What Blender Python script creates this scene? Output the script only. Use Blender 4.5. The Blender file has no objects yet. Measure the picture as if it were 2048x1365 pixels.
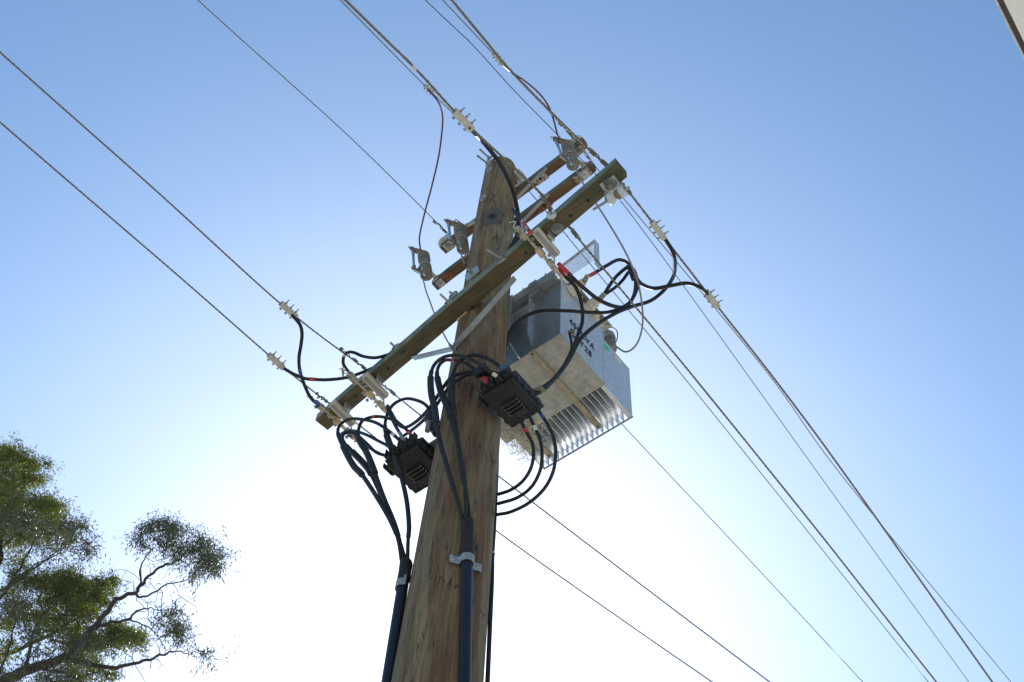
import bpy, math, random
import numpy as np
from mathutils import Vector, Matrix
random.seed(7); rng = np.random.default_rng(7)
SC = bpy.context.scene
# ------------------------------------------------------------------ camera
# world axes: x = along the crossarms (to the right and towards the viewer), y = along the line (away), z = up; pole at the origin
F = 2550.0; CX, CY = 1024.0, 682.5
_v = np.array([128., 1600., -F]); _v /= np.linalg.norm(_v)
_f = np.array([0, 0, -1.]); _h = _f - _v * (_f @ _v); _h /= np.linalg.norm(_h)
_M = np.array([np.cross(_h, _v), _h, _v])
_az = math.radians(-2.62); _O = np.array([5.2 * math.sin(_az), 5.2 * math.cos(_az), 0])
_g = math.radians(42)
_R = np.array([[math.cos(_g), -math.sin(_g), 0], [math.sin(_g), math.cos(_g), 0], [0, 0, 1.]])
RM = _R @ _M
CAM = _R @ (np.array([0, 0, 1.6]) - _O)
cd = bpy.data.cameras.new("camera"); cam = bpy.data.objects.new("camera", cd); SC.collection.objects.link(cam)
cd.sensor_width = 36; cd.lens = F * 36 / 2048; cd.clip_start = .05; cd.clip_end = 3000
m4 = Matrix([[*RM[i], CAM[i]] for i in range(3)] + [[0, 0, 0, 1]]); cam.matrix_world = m4
SC.camera = cam
HEAD = _R @ np.array([0, 1., 0])
# ------------------------------------------------------------------ light
SUN_AZ, SUN_EL = math.radians(-2.3), math.radians(43.6)
sd = _R @ np.array([math.sin(SUN_AZ) * math.cos(SUN_EL), math.cos(SUN_AZ) * math.cos(SUN_EL), math.sin(SUN_EL)])
W_ = bpy.data.worlds.new("World"); SC.world = W_; W_.use_nodes = True
nt = W_.node_tree; sky = nt.nodes.new('ShaderNodeTexSky'); sky.sky_type = 'NISHITA'; sky.sun_disc = False
sky.sun_elevation = SUN_EL; sky.sun_rotation = math.atan2(sd[0], sd[1])
sky.altitude = 50; sky.air_density = 1.35; sky.dust_density = 0.74; sky.ozone_density = 6.0
gm = nt.nodes.new('ShaderNodeGamma'); gm.inputs[1].default_value = 1.35; nt.links.new(sky.outputs[0], gm.inputs[0])
def _mx(mode, a, b):
    x = nt.nodes.new('ShaderNodeMix'); x.data_type = 'RGBA'; x.blend_type = mode; x.inputs[0].default_value = 1
    for q, i in ((a, 6), (b, 7)):
        if isinstance(q, tuple): x.inputs[i].default_value = q
        else: nt.links.new(q, x.inputs[i])
    return x.outputs[2]
sc_ = _mx('DARKEN', _mx('MULTIPLY', gm.outputs[0], (.765, .72, .575, 1)), _mx('MULTIPLY', sky.outputs[0], (1.10, 1.12, 1.14, 1)))
nt.links.new(sc_, nt.nodes['Background'].inputs[0]); nt.nodes['Background'].inputs[1].default_value = 0.13
sl = bpy.data.lights.new("sun", 'SUN'); sl.energy = 4.0; sl.angle = math.radians(.5); sl.color = (1, .95, .86)
so = bpy.data.objects.new("sun", sl); SC.collection.objects.link(so)
so.rotation_euler = Vector(sd).to_track_quat('Z', 'Y').to_euler(); so.location = (0, 0, 30)
SC.view_settings.view_transform = 'Standard'; SC.view_settings.look = 'None'; SC.view_settings.gamma = 1
SC.view_settings.exposure = 0.45
SC.cycles.max_bounces = 8; SC.cycles.diffuse_bounces = 4

# ------------------------------------------------------------------ helpers
V3 = lambda p: np.array(p, float)
def unit(d): d = V3(d); return d / np.linalg.norm(d)
def ray(px, py): return unit(RM @ np.array([px - CX, CY - py, -F]))
def PY(px, py, y): d = ray(px, py); return CAM + d * (y - CAM[1]) / d[1]
def PX(px, py, x): d = ray(px, py); return CAM + d * (x - CAM[0]) / d[0]
def PZ(px, py, z): d = ray(px, py); return CAM + d * (z - CAM[2]) / d[2]
def PD(px, py, D): d = ray(px, py); return CAM + d * D / (d @ HEAD)
def PV(px, py, P0, phi):
    n = np.array([math.cos(phi), -math.sin(phi), 0]); d = ray(px, py); return CAM + d * ((P0 - CAM) @ n) / (d @ n)
def PT(q):
    if len(q) == 3: return PY(*q)
    return {'x': PX, 'z': PZ, 'y': PY, 'd': PD}[q[2]](q[0], q[1], q[3])

def mat(name, base, rough=.6, metal=0., **k):
    m = bpy.data.materials.new(name); m.use_nodes = True; n = m.node_tree; b = n.nodes['Principled BSDF']
    b.inputs['Base Color'].default_value = (*base, 1); b.inputs['Roughness'].default_value = rough; b.inputs['Metallic'].default_value = metal
    return m
def nodes(m): return m.node_tree, m.node_tree.nodes['Principled BSDF']
def noise(n, scale, detail=4, rough=.55, sc=(1, 1, 1), coord='Object', dist=0., loc=(0, 0, 0)):
    tc = n.nodes.new('ShaderNodeTexCoord'); mp = n.nodes.new('ShaderNodeMapping'); mp.inputs['Scale'].default_value = sc; mp.inputs['Location'].default_value = loc
    t = n.nodes.new('ShaderNodeTexNoise'); t.inputs['Scale'].default_value = scale; t.inputs['Detail'].default_value = detail
    t.inputs['Roughness'].default_value = rough; t.inputs['Distortion'].default_value = dist
    n.links.new(tc.outputs[coord], mp.inputs[0]); n.links.new(mp.outputs[0], t.inputs['Vector']); return t.outputs['Fac']
def ramp(n, src, stops, interp='LINEAR'):
    r = n.nodes.new('ShaderNodeValToRGB'); r.color_ramp.interpolation = interp; e = r.color_ramp.elements
    while len(e) < len(stops): e.new(.5)
    for i, (p, c) in enumerate(stops):
        e[i].position = p; e[i].color = (*c, 1) if len(c) == 3 else (c[0],) * 3 + (1,)
    n.links.new(src, r.inputs[0]); return r.outputs[0]
def mix(n, fac, a, b, mode='MIX'):
    x = n.nodes.new('ShaderNodeMix'); x.data_type = 'RGBA'; x.blend_type = mode
    for s, i in ((fac, 0), (a, 6), (b, 7)):
        if hasattr(s, 'links'): n.links.new(s, x.inputs[i])
        else: x.inputs[i].default_value = s if i == 0 else (*s, 1)
    return x.outputs[2]
def bump(n, b, h, strength=.4, dist=.01):
    u = n.nodes.new('ShaderNodeBump'); u.inputs['Strength'].default_value = strength; u.inputs['Distance'].default_value = dist
    n.links.new(h, u.inputs['Height']); n.links.new(u.outputs[0], b.inputs['Normal'])
M = {}
def simple(name, c, rough=.5, metal=0., var=.25, scale=25, bp=0.):
    m = mat(name, c, rough, metal); n, b = nodes(m); f = noise(n, scale, 5)
    lo = tuple(x * (1 - var) for x in c); hi = tuple(min(1, x * (1 + var)) for x in c)
    n.links.new(ramp(n, f, [(.3, lo), (.7, hi)]), b.inputs['Base Color'])
    if bp: bump(n, b, f, bp, .003)
    M[name] = m; return m
KN = [None]
def wood_pole():
    m = mat('pole_wood', (.2, .15, .1), .85); n, b = nodes(m)
    big = noise(n, 2.2, 4, .6, (1, 1, .35), dist=.6)
    base = ramp(n, big, [(.28, (.13, .09, .052)), (.42, (.205, .16, .095)), (.5, (.28, .185, .09)), (.6, (.18, .14, .08)), (.72, (.35, .26, .145))])
    st = noise(n, 5.5, 6, .65, (1, 1, .07), dist=.9)
    c = mix(n, ramp(n, st, [(.45, (0,)), (.6, (.9,))]), base, (.13, .062, .028))
    st2 = noise(n, 8, 5, .6, (1, 1, .06), dist=.5, loc=(3, 7, 1))
    c = mix(n, ramp(n, st2, [(.52, (0,)), (.66, (.75,))]), c, (.20, .18, .12))
    fine = noise(n, 70, 6, .7, (1, 1, .035), dist=.3)
    c = mix(n, ramp(n, fine, [(.3, (.7,)), (.54, (0,))]), c, (.05, .036, .024), 'MIX')
    # checks (long drying cracks)
    cr = noise(n, 17, 3, .5, (1, 1, .09), dist=1.1, loc=(1, 2, 5))
    crm = ramp(n, cr, [(.48, (0,)), (.5, (1,)), (.52, (0,))])
    crz = noise(n, 4, 2, .5, (1, 1, .6), loc=(9, 1, 1)); msk = ramp(n, crz, [(.44, (0,)), (.53, (1,))])
    mm = n.nodes.new('ShaderNodeMath'); mm.operation = 'MULTIPLY'; n.links.new(crm, mm.inputs[0]); n.links.new(msk, mm.inputs[1])
    c = mix(n, mm.outputs[0], c, (.012, .01, .008))
    tc = n.nodes.new('ShaderNodeTexCoord'); vd = n.nodes.new('ShaderNodeVectorMath'); vd.operation = 'SUBTRACT'; n.links.new(tc.outputs['Object'], vd.inputs[0]); KN[0] = vd
    vs = n.nodes.new('ShaderNodeVectorMath'); vs.operation = 'MULTIPLY'; vs.inputs[1].default_value = (1, 1, .62); n.links.new(vd.outputs[0], vs.inputs[0])
    vl = n.nodes.new('ShaderNodeVectorMath'); vl.operation = 'LENGTH'; n.links.new(vs.outputs[0], vl.inputs[0])
    ad = n.nodes.new('ShaderNodeMath'); ad.operation = 'MULTIPLY_ADD'; n.links.new(noise(n, 16, 5, .6), ad.inputs[0]); ad.inputs[1].default_value = .07; n.links.new(vl.outputs['Value'], ad.inputs[2])
    c = mix(n, ramp(n, ad.outputs[0], [(.07, (.85,)), (.10, (.45,)), (.12, (.65,)), (.165, (.0,))]), c, (.045, .052, .07))
    c = mix(n, ramp(n, ad.outputs[0], [(.055, (1,)), (.075, (0,))]), c, (.02, .018, .016))
    n.links.new(c, b.inputs['Base Color'])
    h = n.nodes.new('ShaderNodeMath'); h.operation = 'SUBTRACT'; n.links.new(fine, h.inputs[0]); n.links.new(mm.outputs[0], h.inputs[1])
    bump(n, b, h.outputs[0], .55, .012); M['pole_wood'] = m
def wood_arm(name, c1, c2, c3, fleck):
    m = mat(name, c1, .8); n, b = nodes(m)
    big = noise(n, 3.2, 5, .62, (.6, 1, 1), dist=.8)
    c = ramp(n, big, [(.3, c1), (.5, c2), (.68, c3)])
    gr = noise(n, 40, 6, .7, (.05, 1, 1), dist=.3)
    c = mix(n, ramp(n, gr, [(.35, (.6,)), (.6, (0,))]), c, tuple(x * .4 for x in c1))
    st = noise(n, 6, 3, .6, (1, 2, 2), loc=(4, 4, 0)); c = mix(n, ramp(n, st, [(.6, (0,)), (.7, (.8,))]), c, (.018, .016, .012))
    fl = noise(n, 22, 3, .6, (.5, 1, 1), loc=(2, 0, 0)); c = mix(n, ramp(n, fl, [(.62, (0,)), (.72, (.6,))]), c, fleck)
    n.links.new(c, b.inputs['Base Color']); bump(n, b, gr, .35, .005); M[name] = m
def galv(name, c=(.5, .52, .53), rough=.42, metal=.85, dirt=(.25, .25, .24)):
    m = mat(name, c, rough, metal); n, b = nodes(m)
    tc = n.nodes.new('ShaderNodeTexCoord'); vo = n.nodes.new('ShaderNodeTexVoronoi'); vo.inputs['Scale'].default_value = 45
    n.links.new(tc.outputs['Object'], vo.inputs['Vector'])
    sp = ramp(n, vo.outputs['Color'], [(0, tuple(x * .86 for x in c)), (1, tuple(min(1, x * 1.12) for x in c))])
    f = noise(n, 7, 6, .65, (1, 1, .6)); cc = mix(n, ramp(n, f, [(.45, (0,)), (.7, (.7,))]), sp, dirt)
    f2 = noise(n, 30, 4, .6, (1, 1, .3), loc=(3, 3, 3)); cc = mix(n, ramp(n, f2, [(.6, (0,)), (.75, (.5,))]), cc, tuple(x * .6 for x in c))
    n.links.new(cc, b.inputs['Base Color'])
    n.links.new(ramp(n, f, [(.3, (rough * .75,)), (.7, (min(1, rough * 1.4),))]), b.inputs['Roughness'])
    bump(n, b, f2, .12, .004); M[name] = m
def rusty(name, a=(.45, .44, .40), r1=(.22, .07, .02), r2=(.07, .025, .012), cut=.5):
    m = mat(name, a, .8); n, b = nodes(m); f = noise(n, 55, 6, .7); g = noise(n, 130, 4)
    ru = ramp(n, g, [(.35, r2), (.6, r1)]); c = mix(n, ramp(n, f, [(cut - .03, (0,)), (cut + .03, (1,))]), a, ru)
    n.links.new(c, b.inputs['Base Color']); bump(n, b, f, .4, .003); M[name] = m
wood_pole()
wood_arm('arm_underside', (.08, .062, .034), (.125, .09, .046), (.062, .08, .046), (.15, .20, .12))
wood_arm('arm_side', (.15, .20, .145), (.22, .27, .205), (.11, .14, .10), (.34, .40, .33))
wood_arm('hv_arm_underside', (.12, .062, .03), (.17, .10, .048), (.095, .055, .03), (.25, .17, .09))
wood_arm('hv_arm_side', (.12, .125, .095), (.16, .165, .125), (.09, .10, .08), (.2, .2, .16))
galv('galvanised', (.55, .57, .58), .5, .75); galv('galvanised_side', (.64, .66, .69), .45, .5, (.54, .55, .55))  # paler side tone carries the sky light on the tank's right face
galv('galvanised_dark', (.34, .37, .39), .4, .75, (.27, .29, .31)); galv('beam_steel', (.40, .42, .42), .5, .75, (.33, .33, .32)); galv('galvanised_under', (.40, .40, .36), .7, .35, (.3, .29, .25)); galv('fin_steel', (.62, .64, .65), .45, .6, (.5, .5, .5))  # dark tone carries the shade on the tank's near face
galv('brace_steel', (.30, .32, .34), .45, .7, (.2, .21, .22)); galv('bolt_steel', (.38, .38, .36), .5, .8, (.16, .14, .12)); galv('bright_steel', (.72, .73, .74), .3, .9)
rusty('rusty_plate'); rusty('rusty_plate_heavy', (.5, .44, .36), cut=.38); rusty('rusty_fitting', (.32, .26, .18), (.12, .07, .035), (.05, .03, .02), .5)
simple('black_cable', (.021, .020, .019), .6, 0, .2, 12); simple('heat_shrink', (.024, .023, .022), .6, 0, .2, 15)
simple('blue_black_conduit', (.010, .011, .018), .36, 0, .2, 12); simple('black_plastic', (.024, .024, .026), .5, 0, .25, 30)
simple('grey_black_plastic', (.034, .035, .039), .45, 0, .25, 30, .1)
simple('conductor', (.20, .17, .13), .75, .15, .3, 60); simple('thin_wire', (.05, .05, .055), .9, 0, .2, 60); simple('grey_cable', (.27, .25, .21), .6, .1, .2, 40)
simple('red_tape', (.45, .03, .025), .45, 0, .15, 30); simple('blue_tape', (.03, .08, .28), .45, 0, .15, 30); simple('white_tape', (.62, .58, .48), .55, 0, .15, 30)
simple('maroon_lead', (.10, .022, .03), .4, 0, .25, 30); simple('cast_alloy', (.50, .48, .41), .55, .25, .12, 25)
simple('beige_resin', (.56, .50, .38), .55, 0, .15, 18, .1); simple('tan_resin', (.5, .38, .25), .6, 0, .2, 30)
simple('grey_polymer', (.17, .155, .13), .6, 0, .18, 14); simple('grey_cap', (.27, .28, .30), .55, 0, .1, 14)
simple('white_porcelain', (.5, .52, .52), .22, 0, .08, 8); simple('cream_porcelain', (.6, .56, .46), .3, 0, .12, 12)
simple('lug_brass', (.48, .44, .32), .45, .6, .25, 30); simple('olive_paint', (.23, .24, .16), .6, .2, .2, 12)
simple('stencil_black', (.012, .012, .014), .8); simple('marker_red', (.32, .06, .05), .7); simple('green_label', (.02, .55, .30), .5, 0, .1); simple('cream_label', (.7, .64, .5), .6)
simple('purple_mark', (.34, .2, .32), .7, 0, .3, 30); simple("skid_timber", (.30, .26, .18), .7, 0, .3, 20, .3); simple('dry_fibre', (.62, .56, .46), .8, 0, .3, 60)
simple('bark', (.06, .046, .038), .9, 0, .4, 8, .6); simple('knot_wood', (.035, .036, .04), .8, 0, .5, 25, .4)
for k_ in ('black_cable', 'heat_shrink', 'black_plastic', 'grey_black_plastic'): M[k_].node_tree.nodes['Principled BSDF'].inputs['Specular IOR Level'].default_value = .28

class MB:
    def __init__(s): s.v = []; s.f = []; s.sm = []; s.mi = []
    def add(s, v, f, smooth=False, mi=0):
        o = len(s.v); s.v += [tuple(map(float, p)) for p in v]; s.f += [tuple(i + o for i in q) for q in f]; s.sm += [smooth] * len(f); s.mi += [mi] * len(f); return s
    def box(s, c, X, Y, Z, mi=0, taper=1.):
        c, X, Y, Z = map(V3, (c, X, Y, Z)); v = [c + X * i * (taper if k > 0 else 1) + Y * j * (taper if k > 0 else 1) + Z * k for k in (-1, 1) for j in (-1, 1) for i in (-1, 1)]
        fs = [(0, 2, 3, 1), (4, 5, 7, 6), (0, 1, 5, 4), (2, 6, 7, 3), (0, 4, 6, 2), (1, 3, 7, 5)]
        if np.dot(np.cross(X, Y), Z) < 0: fs = [q[::-1] for q in fs]
        mis = mi if isinstance(mi, (list, tuple)) else [mi] * 6
        for q, m_ in zip(fs, mis): pass
        o = len(s.v); s.v += [tuple(map(float, p)) for p in v]
        for q, m_ in zip(fs, mis): s.f.append(tuple(i + o for i in q)); s.sm.append(False); s.mi.append(m_)
        return s
    def abox(s, a, b, mi=0):
        a, b = V3(a), V3(b); c = (a + b) / 2; h = abs(b - a) / 2; return s.box(c, (h[0], 0, 0), (0, h[1], 0), (0, 0, h[2]), mi)
    def beam(s, p0, p1, w, h, up=(0, 0, 1), mi=0):
        p0, p1 = V3(p0), V3(p1); d = p1 - p0; x = unit(d); y = unit(np.cross(V3(up), x)); z = np.cross(x, y)
        return s.box((p0 + p1) / 2, d / 2, y * w / 2, z * h / 2, mi)
    def lathe(s, p, d, prof, n=20, mi=0, cap=True):
        p, d = V3(p), unit(d); u = unit(np.cross(d, (0, 0, 1) if abs(d[2]) < .9 else (1, 0, 0))); w = np.cross(d, u); v = []; f = []
        for (h, r) in prof:
            for k in range(n):
                t = 2 * math.pi * k / n; v.append(p + d * h + (u * math.cos(t) + w * math.sin(t)) * r)
        for i in range(len(prof) - 1):
            for k in range(n):
                k2 = (k + 1) % n; f.append((i * n + k, i * n + k2, (i + 1) * n + k2, (i + 1) * n + k))
        s.add(v, f, n > 6, mi)
        if cap: s.add([v[k] for k in range(n)], [tuple(range(n))[::-1]], False, mi); s.add(v[-n:], [tuple(range(n))], False, mi)
        return s
    def cyl(s, p0, p1, r, n=12, r1=None, mi=0):
        p0, p1 = V3(p0), V3(p1); L = np.linalg.norm(p1 - p0); return s.lathe(p0, p1 - p0, [(0, r), (L, r if r1 is None else r1)], n, mi)
    def tube(s, P, r, n=8, mi=0, lobes=0, lay=.25, cap=True):
        P = [V3(p) for p in P]; K = len(P); R = r if hasattr(r, '__len__') else [r] * K
        T = [unit(P[min(i + 1, K - 1)] - P[max(i - 1, 0)]) for i in range(K)]
        u = unit(np.cross(T[0], (0, 0, 1) if abs(T[0][2]) < .9 else (1, 0, 0))); v = []; f = []; L = 0
        for i in range(K):
            if i: L += np.linalg.norm(P[i] - P[i - 1])
            u = unit(u - T[i] * (u @ T[i])); w = np.cross(T[i], u)
            for k in range(n):
                t = 2 * math.pi * k / n; rr = R[i]; tt = t
                if lobes: rr *= 1 + .085 * math.cos(lobes * t); tt = t + 2 * math.pi * L / lay
                v.append(P[i] + (u * math.cos(tt) + w * math.sin(tt)) * rr)
        for i in range(K - 1):
            for k in range(n):
                k2 = (k + 1) % n; f.append((i * n + k, i * n + k2, (i + 1) * n + k2, (i + 1) * n + k))
        s.add(v, f, True, mi)
        if cap and n > 3: s.add(v[:n], [tuple(range(n))[::-1]], False, mi); s.add(v[-n:], [tuple(range(n))], False, mi)
        return s
    def ring(s, c, d, R, r, n=18, m_=6, mi=0, turns=1., rise=0.):
        c, d = V3(c), unit(d); u = unit(np.cross(d, (0, 0, 1) if abs(d[2]) < .9 else (1, 0, 0))); w = np.cross(d, u)
        P = [c + (u * math.cos(t) + w * math.sin(t)) * R + d * rise * t / 6.283 for t in np.linspace(0, 2 * math.pi * turns, int(n * turns) + 1)]
        return s.tube(P, r, m_, mi)
    def hexnut(s, p, d, r, h, mi=0): return s.lathe(p, d, [(0, r), (h, r)], 6, mi)
    def build(s, name, mats, parent=None, loc=None, bevel=0.):
        me = bpy.data.meshes.new(name)
        if loc is None: loc = V3(parent['_loc']) if parent is not None else V3((0, 0, 0))
        v = np.array(s.v) - V3(loc); me.from_pydata(v.tolist(), [], s.f)
        me.polygons.foreach_set('use_smooth', s.sm); me.polygons.foreach_set('material_index', s.mi)
        for k in (mats if isinstance(mats, (list, tuple)) else [mats]): me.materials.append(M[k])
        me.update(); o = bpy.data.objects.new(name, me); SC.collection.objects.link(o)
        if parent is not None: o.parent = parent; o.location = V3(loc) - V3(parent['_loc'])
        else: o.location = loc
        o['_loc'] = [float(x) for x in loc]
        if bevel: b = o.modifiers.new('bevel', 'BEVEL'); b.width = bevel; b.segments = 2; b.limit_method = 'ANGLE'
        return o
def tag(o, label=None, cat=None, group=None, kind=None):
    for k, x in (('label', label), ('category', cat), ('group', group), ('kind', kind)):
        if x: o[k] = x
    return o
def thing(name, label, cat, loc, group=None):
    o = bpy.data.objects.new(name, None); SC.collection.objects.link(o); o.location = loc; o['_loc'] = [float(x) for x in loc]
    o.empty_display_size = .1; return tag(o, label, cat, group)
def smooth(P, n=10):
    P = [V3(p) for p in P]; Q = [2 * P[0] - P[1]] + P + [2 * P[-1] - P[-2]]; out = []
    for i in range(1, len(Q) - 2):
        a, b, c, d = Q[i - 1:i + 3]
        for k in range(n):
            t = k / n; out.append(.5 * (2 * b + (c - a) * t + (2 * a - 5 * b + 4 * c - d) * t * t + (3 * b - a - 3 * c + d) * t ** 3))
    out.append(P[-1]); return out
NS = 10
def cable(label, pts, dia=.03, m='black_cable', group=None, bands=(), name='power_cable', cat='cable', n=10, world=False):
    P = smooth([V3(p) for p in pts] if world else [PT(q) for q in pts], NS)
    o = MB().tube(P, dia / 2, n).build(name, m, None, P[0]); tag(o, label, cat, group)
    for (u0, u1, bm, k, nm) in bands:
        i0, i1 = int(round(u0 * NS)), max(int(round(u1 * NS)), int(round(u0 * NS)) + 1)
        Q = P[i0:i1 + 1]
        if len(Q) < 2: continue
        rr = [dia / 2 * k * .8] + [dia / 2 * k] * (len(Q)) + [dia / 2 * k * .8]; e0 = Q[0] - unit(Q[1] - Q[0]) * .004; e1 = Q[-1] + unit(Q[-1] - Q[-2]) * .004
        MB().tube([e0] + Q + [e1], rr if k > 1.15 else dia / 2 * k, n).build(nm, bm, o)
    return o
TB = 'tape_band'
# ------------------------------------------------------------------ setting: ground, road, building
def ground():
    m = mat('ground_mat', (.3, .27, .22), .95); n, b = nodes(m)
    f = noise(n, .25, 6, .6); c = ramp(n, f, [(.35, (.30, .26, .17)), (.55, (.45, .39, .28)), (.7, (.52, .46, .35))]); n.links.new(c, b.inputs['Base Color']); M['ground'] = m
    m = mat('asphalt', (.06, .06, .06), .9); n, b = nodes(m); f = noise(n, 40, 6); n.links.new(ramp(n, f, [(.3, (.045,) * 3), (.7, (.085,) * 3)]), b.inputs['Base Color']); M['asphalt'] = m
    simple('concrete', (.55, .52, .45), .9, 0, .15, 3); simple('line_paint', (.75, .75, .72), .7)
    S = 900; o = MB().add([(-S, -S, 0), (S, -S, 0), (S, S, 0), (-S, S, 0)], [(0, 1, 2, 3)]).build('ground', 'ground'); tag(o, kind='structure')
    o = MB().abox((-10.5, -200, -.1), (-3.2, 200, .004)).build('road', 'asphalt'); tag(o, kind='structure')
    k = MB(); k.abox((-3.2, -200, -.1), (-3.0, 200, .14)); o = k.build('kerb', 'concrete'); tag(o, kind='structure')
    o = MB().abox((-2.99, -200, -.1), (6.0, 200, .12)).build('pavement', 'concrete'); tag(o, kind='structure')
    k = MB()
    for i in range(-30, 31): k.add([(-6.9, i * 6, .008), (-6.8, i * 6, .008), (-6.8, i * 6 + 3, .008), (-6.9, i * 6 + 3, .008)], [(0, 1, 2, 3)])
    o = k.build('road_marking', 'line_paint'); tag(o, kind='structure')
ground()
def building():
    m = mat('render_white', (.7, .7, .68), .95); n, b = nodes(m); f = noise(n, 120, 6, .7); c = ramp(n, f, [(.35, (.74, .74, .71)), (.6, (.9, .9, .87))]); n.links.new(c, b.inputs['Base Color']); bump(n, b, f, .5, .006); M['render_white'] = m
    m = mat('edge_mortar', (.5, .46, .38), .95); n, b = nodes(m); f = noise(n, 25, 5, .7); n.links.new(ramp(n, f, [(.36, (.14, .12, .10)), (.45, (.5, .46, .38)), (.7, (.62, .58, .5))]), b.inputs['Base Color']); M['edge_mortar'] = m
    simple('dark_flashing', (.05, .043, .036), .6)
    simple('brick_wall', (.62, .6, .55), .9, 0, .1, 3); simple('window_glass', (.03, .04, .05), .08); simple('roof_sheet', (.35, .36, .36), .5, .4)
    e0 = PZ(1990, 0, 8.0); e1 = PZ(2048, 118, 8.0); d = unit(e1 - e0); L0, L1 = e0 - d * 5, e0 + d * 3.2
    x = np.array([d[1], -d[0], 0])  # inwards, away from the pole
    T = thing('building', 'pale rendered building whose overhanging eave shows in the corner of the sky', 'building', (*(e0 + x * 1.2)[:2], 0))
    def strip(w0, w1, z0, z1, nm, mt):
        c = (L0 + L1) / 2 + x * (w0 + w1) / 2; c[2] = (z0 + z1) / 2
        return MB().box(c, (L1 - L0) / 2, x * (w1 - w0) / 2, (0, 0, (z1 - z0) / 2)).build(nm, mt, T)
    strip(0, .008, 8.0, 8.008, 'eave_edge', 'edge_mortar'); strip(.0085, .034, 8.006, 8.02, 'eave_groove', 'dark_flashing'); strip(.0345, 1.2, 8.0, 8.03, 'eave_soffit', 'render_white')
    c = (L0 + L1) / 2 + x * 3.9; c[2] = 4.0
    w = MB().box(c, (L1 - L0) / 2 * .94, x * 2.7, (0, 0, 4.0)).build('wall', 'brick_wall', T)
    strip(.06, 6.7, 8.035, 8.10, 'roof', 'roof_sheet')
    for k in (.25, .7):
        for z in (1.6, 5.2):
            c = L0 + (L1 - L0) * k + x * 1.19; c[2] = z; f = MB().box(c, d * .7, x * .03, (0, 0, .65)).build('window', 'edge_mortar', T); MB().box(c - x * .02, d * .62, x * .02, (0, 0, .57)).build('pane', 'window_glass', f)
building()

# ------------------------------------------------------------------ pole
PR = [(0, .30), (3, .282), (6.38, .246), (7.91, .2225), (9.69, .2), (11.3, .182), (12.28, .165), (12.85, .152)]
def pc(z): k = -.0048 * max(0., 9.5 - z); return np.array([.743 * k, .669 * k])
def prad(z): return float(np.interp(z, [a for a, _ in PR], [b for _, b in PR]))
POLE = thing('utility_pole', 'tall round timber power pole carrying three crossarms', 'utility pole', (0, 0, 0))
def pole():
    zs = list(np.linspace(-.5, 12.9, 150)) + [12.935, 12.955, 12.965]; n = 56; v = []; f = []
    for i, z in enumerate(zs):
        r0 = prad(z)
        if z > 12.9: r0 *= {12.935: .96, 12.955: .86, 12.965: .7}[z]
        for k in range(n):
            t = 2 * math.pi * k / n; r = r0 * (1 + .012 * math.sin(3 * t + z * .7) + .006 * math.sin(9 * t + z * 1.3) + .004 * math.sin(23 * t + 2 * math.sin(z)))
            v.append((math.cos(t) * r + pc(z)[0], math.sin(t) * r + pc(z)[1], z))
    for i in range(len(zs) - 1):
        for k in range(n): f.append((i * n + k, i * n + (k + 1) % n, (i + 1) * n + (k + 1) % n, (i + 1) * n + k))
    m = MB().add(v, f, True); m.add(v[-n:], [tuple(range(n))], True); m.build('pole_shaft', 'pole_wood', POLE)
pole()
def surf(px, py, extra=0.):
    """point where the sight line meets the pole shaft"""
    d = ray(px, py); t = 4.0
    while t < 20:
        p = CAM + d * t
        if math.hypot(*(p[:2] - pc(p[2]))) < prad(p[2]) + extra: return p
        t += .004
    q = CAM + d * (-(CAM[:2] @ d[:2]) / (d[:2] @ d[:2])); r = prad(q[2]) + extra; k = r / math.hypot(q[0], q[1]); return np.array([q[0] * k, q[1] * k, q[2]])
KN[0].inputs[1].default_value = tuple(surf(985, 432))
def plate_bolt(px, py, sz=.06, rod=.0, rd=None, nm='bolt_plate', r=.011, rot=.25):
    p = surf(px, py); nrm = unit((*(p[:2] - pc(p[2])), 0)); u = unit(np.cross((0, 0, 1), nrm)); z = np.array([0, 0, 1.]); u2 = u * math.cos(rot) + z * math.sin(rot); z2 = -u * math.sin(rot) + z * math.cos(rot)
    o = MB().box(p + nrm * .004, u2 * sz / 2, z2 * sz / 2, nrm * .004).build(nm, 'galvanised', POLE)
    k = MB(); k.hexnut(p + nrm * .008, nrm, r * 1.9, .018); k.cyl(p, p + (V3(rd) if rd is not None else nrm) * (rod + .04), r, 8); k.build('bolt', 'bolt_steel', o)
plate_bolt(979, 341); plate_bolt(967, 397, .07)
plate_bolt(980, 318, .07, .10); plate_bolt(977, 329, .07, .10)
plate_bolt(945, 548, .13, .02)

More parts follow.
